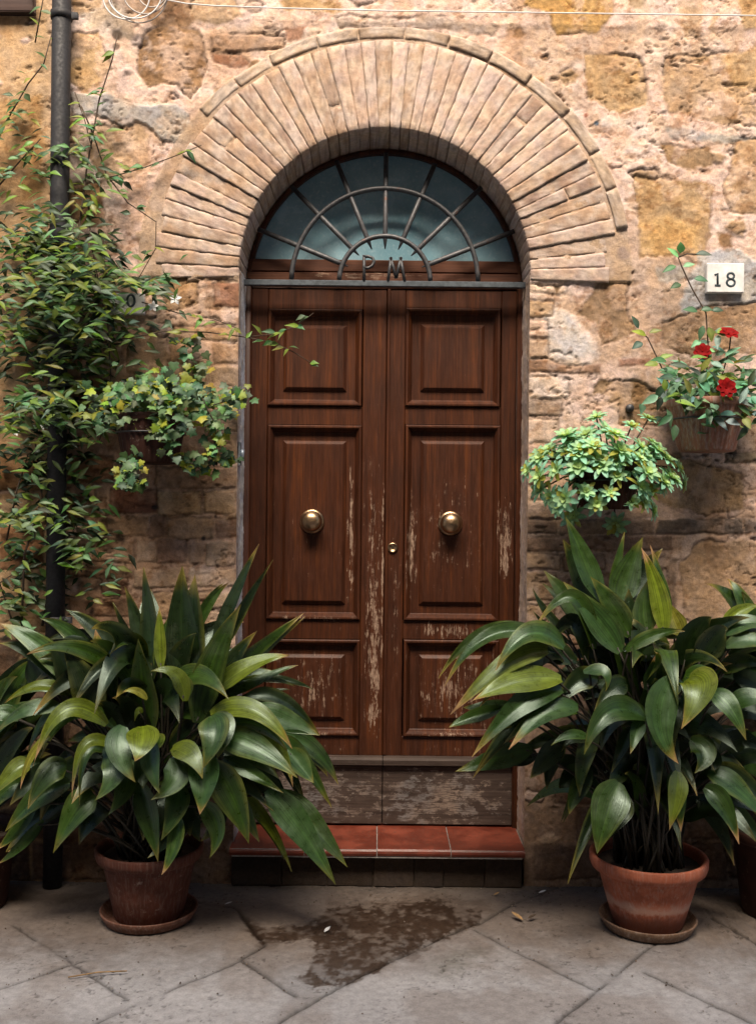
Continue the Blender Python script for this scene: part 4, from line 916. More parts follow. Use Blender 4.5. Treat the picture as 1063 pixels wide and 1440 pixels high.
LP = [
 (455, 330, 447, 150, 430, -5, 75, 'dark', -.02, .02, .04, -.3, .5), (560, 370, 545, 170, 546, -8, 122, 'dark', -.06, -.02, .0, -.35, .45), (590, 460, 640, 270, 722, 105, 104, 'mid', -.10, -.08, -.06, -.1, .6),
 (640, 230, 700, 80, 775, -75, 48, 'dark', .02, .06, .1, -.2, .6), (560, 230, 620, 110, 686, 40, 42, 'mid', .08, .10, .12, .1, .5), (630, 350, 770, 240, 908, 132, 52, 'mid', .0, .04, .08, -.2, .5),
 (640, 370, 745, 290, 866, 258, 76, 'light', -.04, -.02, .0, .9, .6), (690, 380, 800, 320, 892, 288, 38, 'mid', .02, .04, .06, .7, .4), (720, 335, 810, 330, 882, 352, 28, 'mid', .04, .06, .08, .7, .2),
 (630, 435, 760, 425, 874, 538, 84, 'light', -.14, -.18, -.22, .9, .6), (740, 380, 850, 395, 957, 500, 56, 'dark', .0, .02, .03, .5, .3), (750, 420, 855, 455, 955, 498, 94, 'teal', -.04, -.03, -.03, .6, .2),
 (850, 490, 945, 545, 1012, 645, 62, 'teal', -.05, -.04, -.04, .6, .3), (650, 500, 770, 540, 890, 625, 105, 'teal', -.16, -.2, -.24, .7, .2), (670, 565, 755, 610, 848, 670, 52, 'mid', -.17, -.21, -.24, .4, .5),
 (750, 495, 830, 530, 876, 652, 52, 'light', -.12, -.15, -.18, .6, .5), (840, 500, 910, 580, 992, 714, 62, 'mid', -.08, -.08, -.09, .5, .5), (860, 540, 900, 590, 938, 640, 80, 'teal', -.12, -.14, -.16, .7, .5),
 (634, 440, 640, 500, 608, 595, 108, 'teal', -.22, -.28, -.32, .6, .2), (515, 535, 570, 555, 606, 628, 82, 'light', -.24, -.29, -.33, .8, .3), (615, 560, 612, 640, 598, 735, 108, 'teal', -.23, -.29, -.33, .4, .5),
 (640, 580, 700, 690, 745, 822, 118, 'mid', -.18, -.22, -.25, .3, .2), (370, 470, 360, 550, 406, 638, 95, 'teal', -.22, -.28, -.31, .5, .2), (428, 470, 425, 520, 404, 575, 112, 'light', -.24, -.32, -.36, .9, .9),
 (450, 510, 455, 590, 478, 672, 74, 'teal', -.24, -.3, -.34, .5, .3), (520, 560, 525, 630, 452, 690, 95, 'teal', -.22, -.27, -.3, .5, .2), (320, 535, 345, 605, 283, 694, 100, 'teal', -.2, -.26, -.3, .5, .2),
 (345, 535, 255, 530, 216, 690, 46, 'light', -.22, -.27, -.31, .8, 1.0), (320, 465, 195, 425, 100, 590, 70, 'light', -.16, -.22, -.27, .7, .7), (150, 500, 95, 560, 62, 658, 30, 'yel', -.22, -.25, -.28, .4, .9),
 (190, 420, 85, 420, -20, 500, 62, 'teal', -.1, -.12, -.14, .8, .3), (210, 378, 115, 350, 15, 402, 46, 'light', -.08, -.1, -.1, .9, .5), (260, 370, 120, 230, -5, 162, 84, 'teal', -.05, -.04, -.02, .5, .6),
 (290, 300, 215, 195, 122, 148, 66, 'teal', .04, .06, .08, .4, .4), (290, 440, 250, 330, 190, 240, 110, 'dark', -.12, -.12, -.12, .2, .0), (345, 380, 308, 270, 286, 180, 70, 'mid', -.06, -.04, -.02, -.1, 1.0),
 (150, 345, 115, 290, 100, 240, 92, 'dark', -.02, .0, .02, -.2, 1.0), (430, 320, 390, 210, 338, 100, 52, 'dark', .06, .08, .1, -.2, .4), (420, 300, 400, 240, 400, 190, 42, 'mid', .0, .02, .04, -.1, .7),
 (482, 300, 478, 200, 478, 110, 42, 'light', -.1, -.08, -.06, .0, .5), (555, 395, 525, 315, 452, 306, 58, 'light', -.2, -.22, -.24, .8, .4), (440, 390, 405, 365, 368, 368, 30, 'yel', -.2, -.22, -.23, .8, .4),
 (200, 590, 140, 620, 84, 720, 95, 'mid', -.16, -.2, -.24, .5, .3), (210, 640, 110, 690, 18, 785, 95, 'mid', -.12, -.15, -.18, .5, .4), (90, 585, 40, 610, -30, 690, 76, 'light', -.1, -.13, -.16, .7, .3),
 (280, 670, 225, 730, 160, 850, 105, 'mid', -.14, -.18, -.21, .3, .4), (420, 640, 450, 750, 474, 880, 86, 'mid', -.16, -.21, -.24, .2, .3), (535, 650, 525, 720, 482, 812, 84, 'teal', -.18, -.23, -.26, .4, .2),
 (535, 740, 520, 830, 484, 915, 58, 'mid', -.2, -.24, -.27, .3, .6), (600, 700, 650, 770, 628, 864, 76, 'mid', -.2, -.23, -.26, .3, .3), (680, 650, 790, 745, 872, 905, 46, 'light', -.1, -.12, -.14, .5, .3),
 (800, 660, 900, 780, 1004, 945, 104, 'teal', -.16, -.2, -.24, .6, .3), (110, 690, 50, 780, -10, 840, 50, 'mid', -.1, -.14, -.16, .4, .7), (130, 750, 60, 830, -5, 882, 36, 'mid', -.1, -.13, -.15, .4, .8),
 (250, 560, 170, 640, 120, 760, 70, 'dark', -.05, -.08, -.1, .3, .3), (60, 450, 0, 430, -60, 470, 60, 'teal', -.05, -.06, -.08, .7, .3), (100, 640, 20, 660, -50, 760, 80, 'mid', -.05, -.08, -.1, .5, .3),
 (560, 620, 560, 720, 570, 800, 80, 'dark', -.12, -.15, -.18, .3, .2), (700, 560, 800, 620, 870, 740, 70, 'dark', -.04, -.05, -.06, .3, .3)]
AYL, AYR = -.36, -.39
bl = G(210, 1290); plantL = aspidistra('potted_aspidistra', 'large dark green aspidistra in the terracotta pot left of the doorstep', (bl.x, bl.y, 0), 2.126, (0, 800), (.182, .118, .235, .045), LP, 'aspidistras in pots by the door', AYL, 'terra_shaded', 64, (0, .45, 0, .9), 1, True)
RP = [
 (490, 250, 440, 130, 388, 10, 80, 'mid', .0, .04, .06, .1, .3), (450, 330, 400, 250, 327, 162, 78, 'mid', .02, .05, .08, .3, .2), (545, 395, 470, 290, 382, 195, 90, 'teal', -.06, -.04, -.02, .5, .3),
 (572, 350, 520, 260, 460, 182, 78, 'mid', -.04, -.02, .0, .1, .2), (520, 240, 535, 150, 556, 55, 36, 'mid', .06, .08, .1, .1, .3), (540, 260, 565, 170, 607, 70, 95, 'mid', .03, .06, .08, -.1, .4),
 (665, 340, 648, 220, 602, 100, 64, 'light', -.06, -.04, -.02, -.1, 1.0), (620, 340, 608, 270, 622, 190, 84, 'mid', -.04, -.02, .0, .0, .3), (715, 345, 695, 300, 680, 255, 66, 'yel', -.02, .0, .02, .0, 1.0),
 (470, 385, 410, 240, 300, 330, 58, 'mid', -.04, -.04, -.05, .6, .4), (385, 382, 285, 345, 192, 448, 84, 'teal', -.12, -.16, -.2, .9, .3), (345, 355, 175, 350, 50, 490, 58, 'teal', -.08, -.11, -.14, .8, .4),
 (340, 390, 220, 430, 66, 570, 82, 'light', -.12, -.16, -.2, .8, .8), (378, 470, 250, 480, 126, 532, 92, 'light', -.16, -.2, -.24, .8, .5), (380, 500, 260, 545, 126, 690, 82, 'teal', -.16, -.21, -.25, .7, .5),
 (425, 550, 330, 570, 230, 668, 74, 'teal', -.17, -.21, -.25, .8, .5), (220, 550, 120, 580, 62, 606, 46, 'mid', -.08, -.1, -.12, .5, .3), (295, 665, 190, 695, 80, 730, 76, 'mid', -.1, -.13, -.16, .4, .3),
 (300, 560, 250, 590, 200, 610, 34, 'yel', -.13, -.15, -.17, .7, .9), (455, 635, 400, 628, 348, 658, 36, 'teal', -.16, -.18, -.2, .8, .3), (612, 580, 510, 565, 442, 682, 88, 'teal', -.2, -.26, -.3, .8, .3),
 (602, 585, 588, 625, 572, 680, 48, 'teal', -.2, -.24, -.27, .7, .3), (615, 578, 560, 540, 515, 538, 42, 'mid', -.17, -.19, -.21, .7, .2), (690, 465, 655, 590, 707, 708, 108, 'teal', -.22, -.29, -.33, .5, .6),
 (735, 468, 765, 500, 715, 610, 120, 'light', -.24, -.32, -.36, .9, 1.0), (800, 505, 852, 550, 897, 642, 72, 'teal', -.18, -.23, -.27, .7, .3), (720, 430, 755, 340, 800, 295, 110, 'dark', -.1, -.12, -.13, .0, .2), (760, 430, 810, 350, 845, 330, 90, 'dark', -.12, -.14, -.15, .1, .2),
 (560, 390, 640, 345, 725, 335, 44, 'mid', -.14, -.15, -.15, .3, .3), (830, 345, 905, 310, 1005, 335, 64, 'teal', -.1, -.12, -.13, .9, .3), (840, 380, 925, 362, 1010, 410, 60, 'teal', -.12, -.15, -.17, .9, .3), (850, 550, 920, 520, 1010, 560, 66, 'teal', -.12, -.15, -.18, .8, .3),
 (740, 640, 780, 680, 752, 735, 84, 'mid', -.14, -.18, -.21, .4, .2), (705, 730, 700, 800, 681, 896, 70, 'light', -.2, -.24, -.27, .5, 1.0), (790, 735, 875, 780, 970, 890, 86, 'teal', -.12, -.16, -.19, .7, .3), (780, 775, 835, 830, 877, 935, 70, 'mid', -.16, -.2, -.23, .6, .9),
 (540, 760, 505, 850, 478, 962, 122, 'mid', -.19, -.25, -.29, .3, .2), (440, 450, 500, 450, 502, 505, 44, 'teal', -.13, -.16, -.18, .7, .3), (615, 500, 630, 450, 642, 402, 44, 'dark', -.15, -.15, -.15, -.1, 1.0), (400, 345, 335, 280, 296, 210, 28, 'dark', .04, .06, .08, .1, .3),
 (830, 450, 890, 420, 960, 440, 60, 'mid', -.08, -.1, -.12, .6, .3), (830, 330, 880, 280, 940, 262, 48, 'light', .0, .02, .04, .7, .4), (420, 420, 330, 400, 250, 440, 70, 'dark', -.06, -.08, -.1, .4, .2), (480, 470, 420, 480, 360, 560, 76, 'dark', -.1, -.12, -.15, .4, .2), (560, 480, 520, 500, 470, 560, 70, 'dark', -.14, -.17, -.2, .4, .2),
 (380, 640, 330, 700, 290, 750, 70, 'dark', -.08, -.1, -.12, .3, .2), (460, 720, 420, 790, 400, 850, 60, 'dark', -.08, -.1, -.12, .3, .2), (860, 460, 930, 490, 1000, 560, 70, 'dark', -.06, -.08, -.1, .4, .2), (620, 420, 600, 350, 580, 300, 80, 'dark', -.08, -.06, -.04, .0, .2), (830, 680, 890, 640, 960, 690, 70, 'dark', -.04, -.06, -.08, .4, .2), (480, 600, 440, 700, 430, 800, 60, 'dark', -.1, -.12, -.14, .2, .2)]
br_ = G(910, 1302); plantR = aspidistra('potted_aspidistra', 'large green aspidistra with browned leaf tips in the bright terracotta pot right of the doorstep', (br_.x, br_.y, 0), 2.0, (600, 720), (.196, .118, .232, .05), RP, 'aspidistras in pots by the door', AYR, 'terra', 76, (0, .36, 0, .92), 2, True)
# partly cropped neighbours
def fan_leaves(n, cx, cy, rnd, a0, a1, l0, l1):
    out = []
    for i in range(n):
        a_ = rnd.uniform(a0, a1); l = rnd.uniform(l0, l1); bx = cx+rnd.uniform(-25, 25); by = cy+rnd.uniform(-70, 60)
        tx = bx+l*math.cos(a_); ty = by-l*math.sin(a_)+.3*l*(1-abs(math.sin(a_)))
        out.append((bx, by, (bx+tx)/2, (by+ty)/2-.16*l, tx, ty, rnd.uniform(26, 46), rnd.choice(('dark', 'mid', 'teal')), 0, rnd.uniform(-.08, .04), rnd.uniform(-.16, .04), rnd.uniform(.3, .8), rnd.uniform(.1, .9)))
    return out
b3 = G(1096, 1282); plant3 = aspidistra('potted_aspidistra', 'aspidistra in a dark pot at the right edge, half out of the picture', (b3.x, b3.y, 0), 1.0, (0, 0), (.185, .13, .30, .045), fan_leaves(24, 1105, 1010, random.Random(5), .1, 3.0, 90, 190), 'aspidistras in pots by the door', b3.y, 'terra_deep_shade', 12, (0, .45, 0, .8), 3)
b4 = G(-48, 1272); plant4 = aspidistra('potted_aspidistra', 'aspidistra in a dark pot at the left edge, mostly out of the picture', (b4.x, b4.y, 0), 1.0, (0, 0), (.19, .14, .27, .045), fan_leaves(14, -30, 1090, random.Random(6), .3, 3.0, 70, 150), 'aspidistras in pots by the door', b4.y, 'terra_deep_shade', 10, (0, .4, 0, .7), 4)
# saucers
def saucer(base, R, label, mat):
    b = MB(); b.lathe((base.x, base.y, .001), [(.001, .0), (R*.86, 0), (R*.9, .003), (R, .034), (R*.99, .038), (R*.955, .036), (R*.87, .012), (.001, .011)], 56)
    o = b.build('saucer', M[mat]); tag(o, label, 'saucer', 'saucers under the big pots'); top_origin(o)
saucer(bl, .166, 'brown saucer under the dark terracotta pot left of the doorstep', 'saucer_red')
saucer(br_, .163, 'dirty brown saucer under the bright terracotta pot right of the doorstep', 'saucer')

# ------------------------------------------------------------------ wall pots
def wall_pot(px, py0, py1, r0, r1, Yc, mat, root, ribs=26):
    c = P(px, py1, Yc); h = P(px, py0, Yc).z-c.z
    b = MB(); b.lathe(c, [(.001, 0), (r1*.96, 0), (r1, .006), (r1+(r0-r1)*.5, h*.5), (r0*.97, h*.86)], 156, ribs=ribs, ribamp=.045)
    b.lathe(c, [(r0*.99, h*.85), (r0*1.02, h*.87), (r0*1.02, h*.985), (r0, h), (r0*.93, h), (r0*.9, h*.9)], 64); b.build('pot', M[mat], root)
    s = MB(); s.lathe(c, [(.001, h*.93), (r0*.93, h*.9)], 32); s.build('soil', M['soil'], root)
    k = MB(); q = c+Vector((0, 0, h*.62)); rr = (r1+(r0-r1)*.62)*1.05
    ang = [2*math.pi*i/40 for i in range(41)]; k.tube([q+Vector((rr*math.cos(a_), rr*math.sin(a_), 0)) for a_ in ang], .0035, 6, caps=False)
    k.tube([q+Vector((0, rr, 0)), Vector((q.x, .0, q.z))], .004, 6); k.build('bracket', M['iron'], root)
    return c, h
tabD = [(.33, (.040, .075, .016)), (.22, (.085, .155, .075)), (.33, (.125, .175, .025)), (.12, (.018, .030, .009))]
def rdir(r, spread=.5):
    a_ = r.choice((0, math.pi))+r.gauss(0, spread); return Vector((math.cos(a_), r.uniform(-.7, .1), math.sin(a_)*.8-.25))
# ivy, left
ivy = thing('hanging_ivy_pot', 'trailing ivy in a ribbed dark red pot hung on the wall left of the door', 'potted plant', P(212, 650, -.15), 'plant pots hung on the wall')
wall_pot(212, 584, 652, .128, .095, -.155, 'terra_deep_shade', ivy, 30)
r = random.Random(31); L = LeafMB(); SK = MB()
tabI = [(.35, (.06, .12, .05)), (.25, (.13, .22, .10)), (.3, (.21, .25, .03)), (.1, (.02, .04, .015))]
for cx, cy, sx, sy, n, y0, y1 in [(220, 558, 58, 22, 330, -.32, -.04), (170, 575, 22, 16, 50, -.3, -.12), (240, 605, 16, 20, 40, -.33, -.28), (300, 565, 28, 18, 60, -.24, -.05), (180, 560, 26, 14, 40, -.27, -.1), (262, 480, 18, 9, 16, -.06, -.03), (272, 515, 18, 14, 26, -.12, -.04), (335, 553, 10, 7, 12, -.12, -.05), (150, 570, 14, 8, 8, -.2, -.06)]:
    for i in range(n):
        p = P(r.gauss(cx, sx*.75), r.gauss(cy, sy*.8), r.uniform(y0, y1)); k = 1.0
        ivy_leaf(L, p, Vector((r.gauss(0, .8), r.uniform(-.8, .0), r.uniform(-1.1, .15))), Vector((r.gauss(0, .45), -1, r.uniform(.2, 1.2))), r.uniform(.022, .042), rcol(r, tabI))
strands = [([(222, 555), (216, 585), (205, 602), (192, 625), (180, 650), (176, 668), (184, 680)], 70), ([(212, 590), (190, 588), (168, 583)], 18), ([(205, 600), (228, 622), (248, 636), (270, 650), (282, 660), (305, 650), (318, 640), (326, 642)], 60), ([(285, 560), (300, 590), (305, 615), (298, 635), (290, 650)], 44), ([(300, 570), (330, 560), (348, 546)], 22), ([(190, 650), (176, 672), (200, 678)], 22)]
for pts, n in strands:
    y = r.uniform(-.3, -.24); wp = [P(a_, b_, y+.01*i) for i, (a_, b_) in enumerate(pts)]; SK.tube(wp, .0022, 5)
    for i in range(n):
        k = r.uniform(0, len(wp)-1.001); j = int(k); p = wp[j].lerp(wp[j+1], k-j)+Vector((r.gauss(0, .018), r.uniform(-.025, .015), r.gauss(0, .014)))
        ivy_leaf(L, p, Vector((r.gauss(0, .8), r.uniform(-.6, 0), r.uniform(-1.1, .1))), Vector((r.gauss(0, .4), -1, r.uniform(.2, 1.2))), r.uniform(.020, .037), rcol(r, tabI))
L.build('foliage', M['leaf'], ivy); SK.build('stems', M['stem'], ivy)
# red-flowered plant, right
man = thing('hanging_flower_pot', 'red flowering plant in a whitewashed ribbed pot on the wall under the number plate', 'potted plant', P(991, 636, -.15), 'plant pots hung on the wall')
wall_pot(993, 563, 635, .140, .096, -.150, 'terra_lime', man, 34)
r = random.Random(41); L = LeafMB(); SK = MB()
tabM = [(.35, (.05, .11, .055)), (.35, (.15, .29, .20)), (.2, (.17, .21, .04)), (.1, (.02, .045, .018))]
def oval(p, d, n, l=None, c=None): small_leaf(L, p, d, n, l or r.uniform(.045, .075), r.uniform(.022, .034), c or rcol(r, tabM), .2, (.08, .75, 1.0, .85, .5, .05))
for cx, cy, sx, sy, n, y0, y1 in [(1000, 552, 46, 22, 150, -.31, -.06), (955, 535, 22, 20, 30, -.25, -.05), (1045, 560, 26, 20, 40, -.28, -.05), (1000, 520, 32, 14, 34, -.2, -.05), (1010, 582, 30, 10, 22, -.32, -.22), (1000, 480, 14, 16, 10, -.12, -.05)]:
    for i in range(n):
        p = P(r.gauss(cx, sx*.75), r.gauss(cy, sy*.8), r.uniform(y0, y1)); oval(p, Vector((r.gauss(0, .9), r.uniform(-.7, .1), r.uniform(-.7, .6))), Vector((r.gauss(0, .3), -.7, r.uniform(.3, 1.2))))
vines = [([(990, 540), (996, 500), (992, 440), (972, 405), (958, 375), (953, 362)], [(953, 362, -1, 1), (960, 375, 1, .3), (950, 374, -1, -.4), (957, 400, -1, -.3), (975, 392, 1, -.1), (985, 436, 1, .1), (980, 438, -1, .2), (1000, 437, 1, .1), (988, 458, -.3, -1), (996, 460, .2, -1), (985, 480, -1, -.5), (1010, 470, 1, 0), (1005, 500, 1, .5)]),
         ([(940, 540), (922, 500), (910, 475), (900, 465)], [(908, 472, -1, .4), (912, 468, 1, .3), (903, 482, -1, -.5), (897, 462, -.4, .8), (925, 512, -1, 0), (925, 505, 1, .4)]), ([(953, 362), (965, 357), (985, 358)], [(978, 357, 1, 0), (956, 356, 0, 1)]), ([(1010, 545), (1025, 490), (1027, 470)], [(1020, 500, 1, .4)]), ([(985, 530), (988, 500)], []), ([(945, 570), (935, 585), (928, 590)], [(932, 588, -1, -.2), (940, 575, 1, -.2)])]
for pts, lv in vines:
    y = -.10; SK.tube([P(a_, b_, y) for a_, b_ in pts], .0028, 5)
    for (a_, b_, dx, dz) in lv: oval(P(a_, b_, y-.004), Vector((dx, -.25, dz)), Vector((0, -1, .6)), r.uniform(.04, .058))
L.build('foliage', M['leaf'], man); SK.build('stems', M['stem'], man)
def flower(px, py, Y, axis_, size, n=5):
    b = LeafMB(); c = P(px, py, Y); ax_ = Vector(axis_).normalized(); u = ax_.cross(Vector((.2, .3, 1))).normalized(); v = ax_.cross(u)
    for k in range(n):
        q = 2*math.pi*k/n+.3; d = (u*math.cos(q)+v*math.sin(q))*1.0+ax_*.55; nr = ax_*1.0-(u*math.cos(q)+v*math.sin(q))*.5
        small_leaf(b, c, d, nr, size, size*.85, (.62, .012, .01), .35, (.3, .75, 1.0, .95, .35))
    b.lathe(c-ax_*size*.05, [(.001, -.0)] + [(size*.16, 0), (size*.10, size*.2)], 10); b.build('flower', M['petal'], man)
flower(1024, 470, -.13, (.1, -.75, .8), .036, 6); flower(987, 495, -.17, (-.25, -1, .3), .031, 7); flower(1020, 546, -.34, (.05, -1, .2), .035, 7)
# succulent, right
suc = thing('hanging_succulent_pot', 'pale green rosette succulent spilling over its wall pot right of the door', 'potted plant', P(852, 722, -.14), 'plant pots hung on the wall')
wall_pot(852, 652, 716, .125, .09, -.14, 'terra_deep_shade', suc, 28)
r = random.Random(51); L = LeafMB(); SK = MB()
def rosette(px, py, Y, size, ax_):
    c = P(px, py, Y); ax_ = ax_.normalized(); u = ax_.cross(Vector((.3, .2, 1))).normalized(); v = ax_.cross(u); base = r.uniform(.85, 1.2); ph = r.uniform(0, 6)
    for ring, (n, ln, el) in enumerate(((8, 1.0, .2), (7, .74, .6), (4, .42, 1.3))):
        for k in range(n):
            q = 2*math.pi*k/n+ph+ring*.5; o = u*math.cos(q)+v*math.sin(q); d = o+ax_*el; g_ = ring/2
            col = [base*a_*(1-g_)+base*b_*g_ for a_, b_ in zip((.22, .46, .33), (.36, .52, .20))]
            if r.random() < .12: col = [.26, .27, .05]
            small_leaf(L, c, d, ax_-o*.4, size*ln*r.uniform(.85, 1.1), size*.36*r.uniform(.85, 1.15), col, r.uniform(.0, .3), (.22, .45, .8, 1.0, .85, .3))
    t0 = P(852+(px-852)*.3, 668, -.14); SK.tube([t0, t0.lerp(c, .5)+Vector((0, -.02, .02)), c], .003, 5)
pts = [(838, 592), (905, 592), (790, 614), (820, 616), (855, 612), (880, 606), (770, 632), (800, 632), (835, 628), (870, 630), (900, 622), (920, 632), (760, 650), (785, 652), (812, 645), (845, 642), (880, 645), (905, 648), (930, 650), (765, 672), (790, 668), (838, 662), (862, 668), (890, 665), (915, 668), (940, 668), (955, 685), (778, 692), (825, 688), (855, 688), (905, 688), (935, 690), (780, 712), (834, 704), (880, 706), (922, 712), (861, 738), (800, 720), (810, 660), (750, 668), (948, 660), (872, 615), (895, 635), (822, 632), (775, 700), (795, 705), (918, 618), (762, 640), (805, 622), (940, 678), (925, 675), (900, 700), (870, 655), (848, 655), (757, 690)]
for (a_, b_) in pts:
    dx, dy = (a_-852)/105, (660-b_)/75; rr_ = min(1, math.hypot(dx, dy)); dep = -.15-.14*math.sqrt(max(0, 1-rr_*rr_))+r.uniform(-.02, .03)
    rosette(a_+r.uniform(-8, 8), b_+r.uniform(-7, 7), min(dep+r.uniform(-.03, .05), -.05), r.uniform(.038, .062), Vector((dx*.9+r.gauss(0, .15), -.85+.4*rr_, .55+dy*.7+r.gauss(0, .15))))
for i in range(26): 
    a_, b_ = 852+r.gauss(0, 45), 668+r.gauss(0, 22); rosette(a_, b_, r.uniform(-.2, -.1), .045, Vector((r.gauss(0, .6), -.6, r.gauss(.3, .5))))
L.build('foliage', M['leaf'], suc); SK.build('stems', M['stem'], suc)

# ------------------------------------------------------------------ climbing vine, left
vine = thing('climbing_vine', 'climbing vine with pointed green leaves around the drainpipe left of the door', 'vine', (P(85, 860).x, -.05, 0))
r = random.Random(61); L = LeafMB(); SK = MB()
def vleaf(p, l=None, c=None, d=None):
    qx_, qy_ = world_to_px(p.x, p.y, p.z)
    if 168 < qx_ < 214 and 404 < qy_ < 450 and r.random() < .9: return
    small_leaf(L, p, d or rdir(r), Vector((r.gauss(0, .35), -.75, r.uniform(.2, 1.2))), l or r.uniform(.038, .074), r.uniform(.015, .026), c or rcol(r, tabD), .22, (.06, .7, 1.0, .7, .32, .03))
tabK = [(.7, (.012, .022, .006)), (.3, (.022, .035, .008))]  # near-black leaves by the wall, shade of the hollows put into their colour
for cx, cy, sx, sy, n, y0, y1, *dk in [(85, 390, 70, 45, 210, -.26, -.03), (40, 340, 40, 30, 80, -.2, -.03), (75, 320, 35, 25, 60, -.2, -.04), (170, 400, 34, 14, 60, -.2, -.04), (215, 398, 18, 8, 26, -.16, -.06), (120, 430, 55, 30, 110, -.24, -.04), (45, 460, 45, 35, 70, -.22, -.03), (90, 510, 65, 45, 110, -.14, -.02), (80, 580, 60, 22, 90, -.24, -.05), (50, 610, 35, 25, 40, -.2, -.04), (130, 600, 35, 25, 30, -.16, -.03),
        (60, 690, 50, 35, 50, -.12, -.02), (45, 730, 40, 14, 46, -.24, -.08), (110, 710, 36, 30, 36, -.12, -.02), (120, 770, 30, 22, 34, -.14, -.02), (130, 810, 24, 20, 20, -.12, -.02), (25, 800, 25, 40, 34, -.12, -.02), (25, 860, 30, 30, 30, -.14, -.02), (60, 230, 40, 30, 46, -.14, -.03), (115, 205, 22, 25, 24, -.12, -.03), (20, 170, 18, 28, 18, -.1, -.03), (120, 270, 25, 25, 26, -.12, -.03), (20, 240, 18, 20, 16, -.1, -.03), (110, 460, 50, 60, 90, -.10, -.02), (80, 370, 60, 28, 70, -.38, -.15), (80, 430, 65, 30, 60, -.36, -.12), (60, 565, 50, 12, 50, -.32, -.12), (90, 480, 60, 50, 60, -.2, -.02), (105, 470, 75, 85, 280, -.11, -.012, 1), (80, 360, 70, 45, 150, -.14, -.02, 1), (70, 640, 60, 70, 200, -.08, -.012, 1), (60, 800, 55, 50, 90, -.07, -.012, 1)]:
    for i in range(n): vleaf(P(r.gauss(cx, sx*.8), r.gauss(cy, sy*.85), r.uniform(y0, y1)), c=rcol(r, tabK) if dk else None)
stems = [([(60, 880), (95, 700), (78, 560), (95, 430), (112, 320), (122, 240), (140, 140), (158, 85), (166, 48)], .005, 26), ([(-20, 230), (10, 170), (40, 118), (62, 90), (74, 45)], .004, 12), ([(0, 260), (30, 225), (58, 195)], .0035, 10), ([(128, 250), (160, 248), (205, 235), (250, 218), (284, 204)], .003, 16), ([(115, 150), (132, 190), (150, 245), (180, 285), (220, 312), (219, 350), (195, 392)], .003, 16),
    ([(100, 490), (175, 476), (230, 466), (290, 467), (345, 474), (385, 482), (415, 496), (440, 512)], .003, 20), ([(345, 474), (385, 470), (418, 458), (441, 440)], .002, 9), ([(200, 425), (250, 440), (300, 448), (335, 462)], .0025, 12), ([(130, 370), (152, 450), (158, 560), (140, 620)], .004, 8), ([(-10, 520), (15, 480), (60, 420), (100, 400)], .004, 8), ([(30, 900), (35, 780), (60, 700), (50, 620)], .005, 8), ([(10, 760), (24, 690), (40, 640)], .004, 5), ([(125, 290), (128, 340), (140, 400)], .003, 8), ([(20, 880), (0, 820), (30, 800)], .004, 5), ([(106, 130), (120, 170), (130, 210)], .0025, 8), ([(50, 60), (60, 5), (66, -30)], .003, 5)]
tabT = [(.5, (.13, .19, .03)), (.5, (.055, .11, .045))]
for pts, rad, n in stems:
    yy = -.06 if pts[-1][0] < 335 else -.10
    wp = [P(a_, b_, yy+r.uniform(-.02, .02)) for a_, b_ in pts]; SK.tube(wp, [rad*(1-.6*i/len(wp)) for i in range(len(wp))], 6)
    for i in range(n):
        k = r.uniform(0, len(wp)-1.001); j = int(k); vleaf(wp[j].lerp(wp[j+1], k-j)+Vector((r.gauss(0, .006), -.006, r.gauss(0, .006))), r.uniform(.030, .058), rcol(r, tabT))
L.build('foliage', M['leaf'], vine); SK.build('stems', M['stem'], vine)
for (a_, b_, s_) in [(247, 420, .024), (216, 431, .02), (23, 608, .014), (60, 600, .012)]:
    b = LeafMB(); c = P(a_, b_, -.12)
    for k in range(5):
        q = 1.257*k+.2; small_leaf(b, c, Vector((math.cos(q), -.4, math.sin(q))), Vector((0, -1, .2)), s_, s_*.6, (.8, .8, .8), .2, (.3, .8, 1., .8, .2))
    b.build('blossom', M['white'], vine)

# ------------------------------------------------------------------ pipe, cables, plates and small things
pipe = thing('drainpipe', 'dark grey drainpipe running down the wall behind the vine', 'drainpipe', (P(78, 700, -.06).x, -.06, 0))
x_ = P(84, 300, -.06).x; b = MB(); b.tube([(x_, -.058, -.0), (x_, -.058, 2.2), (x_, -.058, 5.1)], .0345, 24); b.build('pipe', M['pipe'], pipe)
for py in (22, 872):
    c = P(84, py, -.06); b = MB(); b.lathe((x_, -.058, c.z-.014), [(.036, 0), (.0395, .001), (.0395, .027), (.036, .028)], 32)
    b.box(x_+.036, x_+.062, -.066, -.050, c.z-.012, c.z+.012, .002); b.box(x_-.008, x_+.008, -.03, .01, c.z-.010, c.z+.010, .002); b.build('pipe_bracket', M['pipe'], pipe)
bd = MB(); a = P(-60, 18, -.03); c = P(48, 18, -.03); bd.box(a.x, c.x, -.04, .01, c.z, c.z+.07, .004); bd.box(a.x, c.x-.004, -.034, .01, c.z+.072, c.z+.15, .004)
o = bd.build('wooden_board', M['board']); tag(o, 'dark brown wooden board on the plaster at the upper left corner', 'board'); top_origin(o)
cb = MB(); cp = [(236, 0), (262, 5), (300, 8), (400, 11.5), (541, 15), (700, 17), (880, 19.5), (1063, 22), (1300, 27)]
cb.tube([P(a_, b_, -.035) for a_, b_ in cp], .0026, 6)
o = cb.build('overhead_cable', M['cable']); tag(o, 'thin white cable strung straight across the wall above the arch', 'cable'); top_origin(o)
coil = thing('cable_coil', 'coil of grey and white cable hung on the wall beside the drainpipe', 'cable', P(195, 34, -.03))
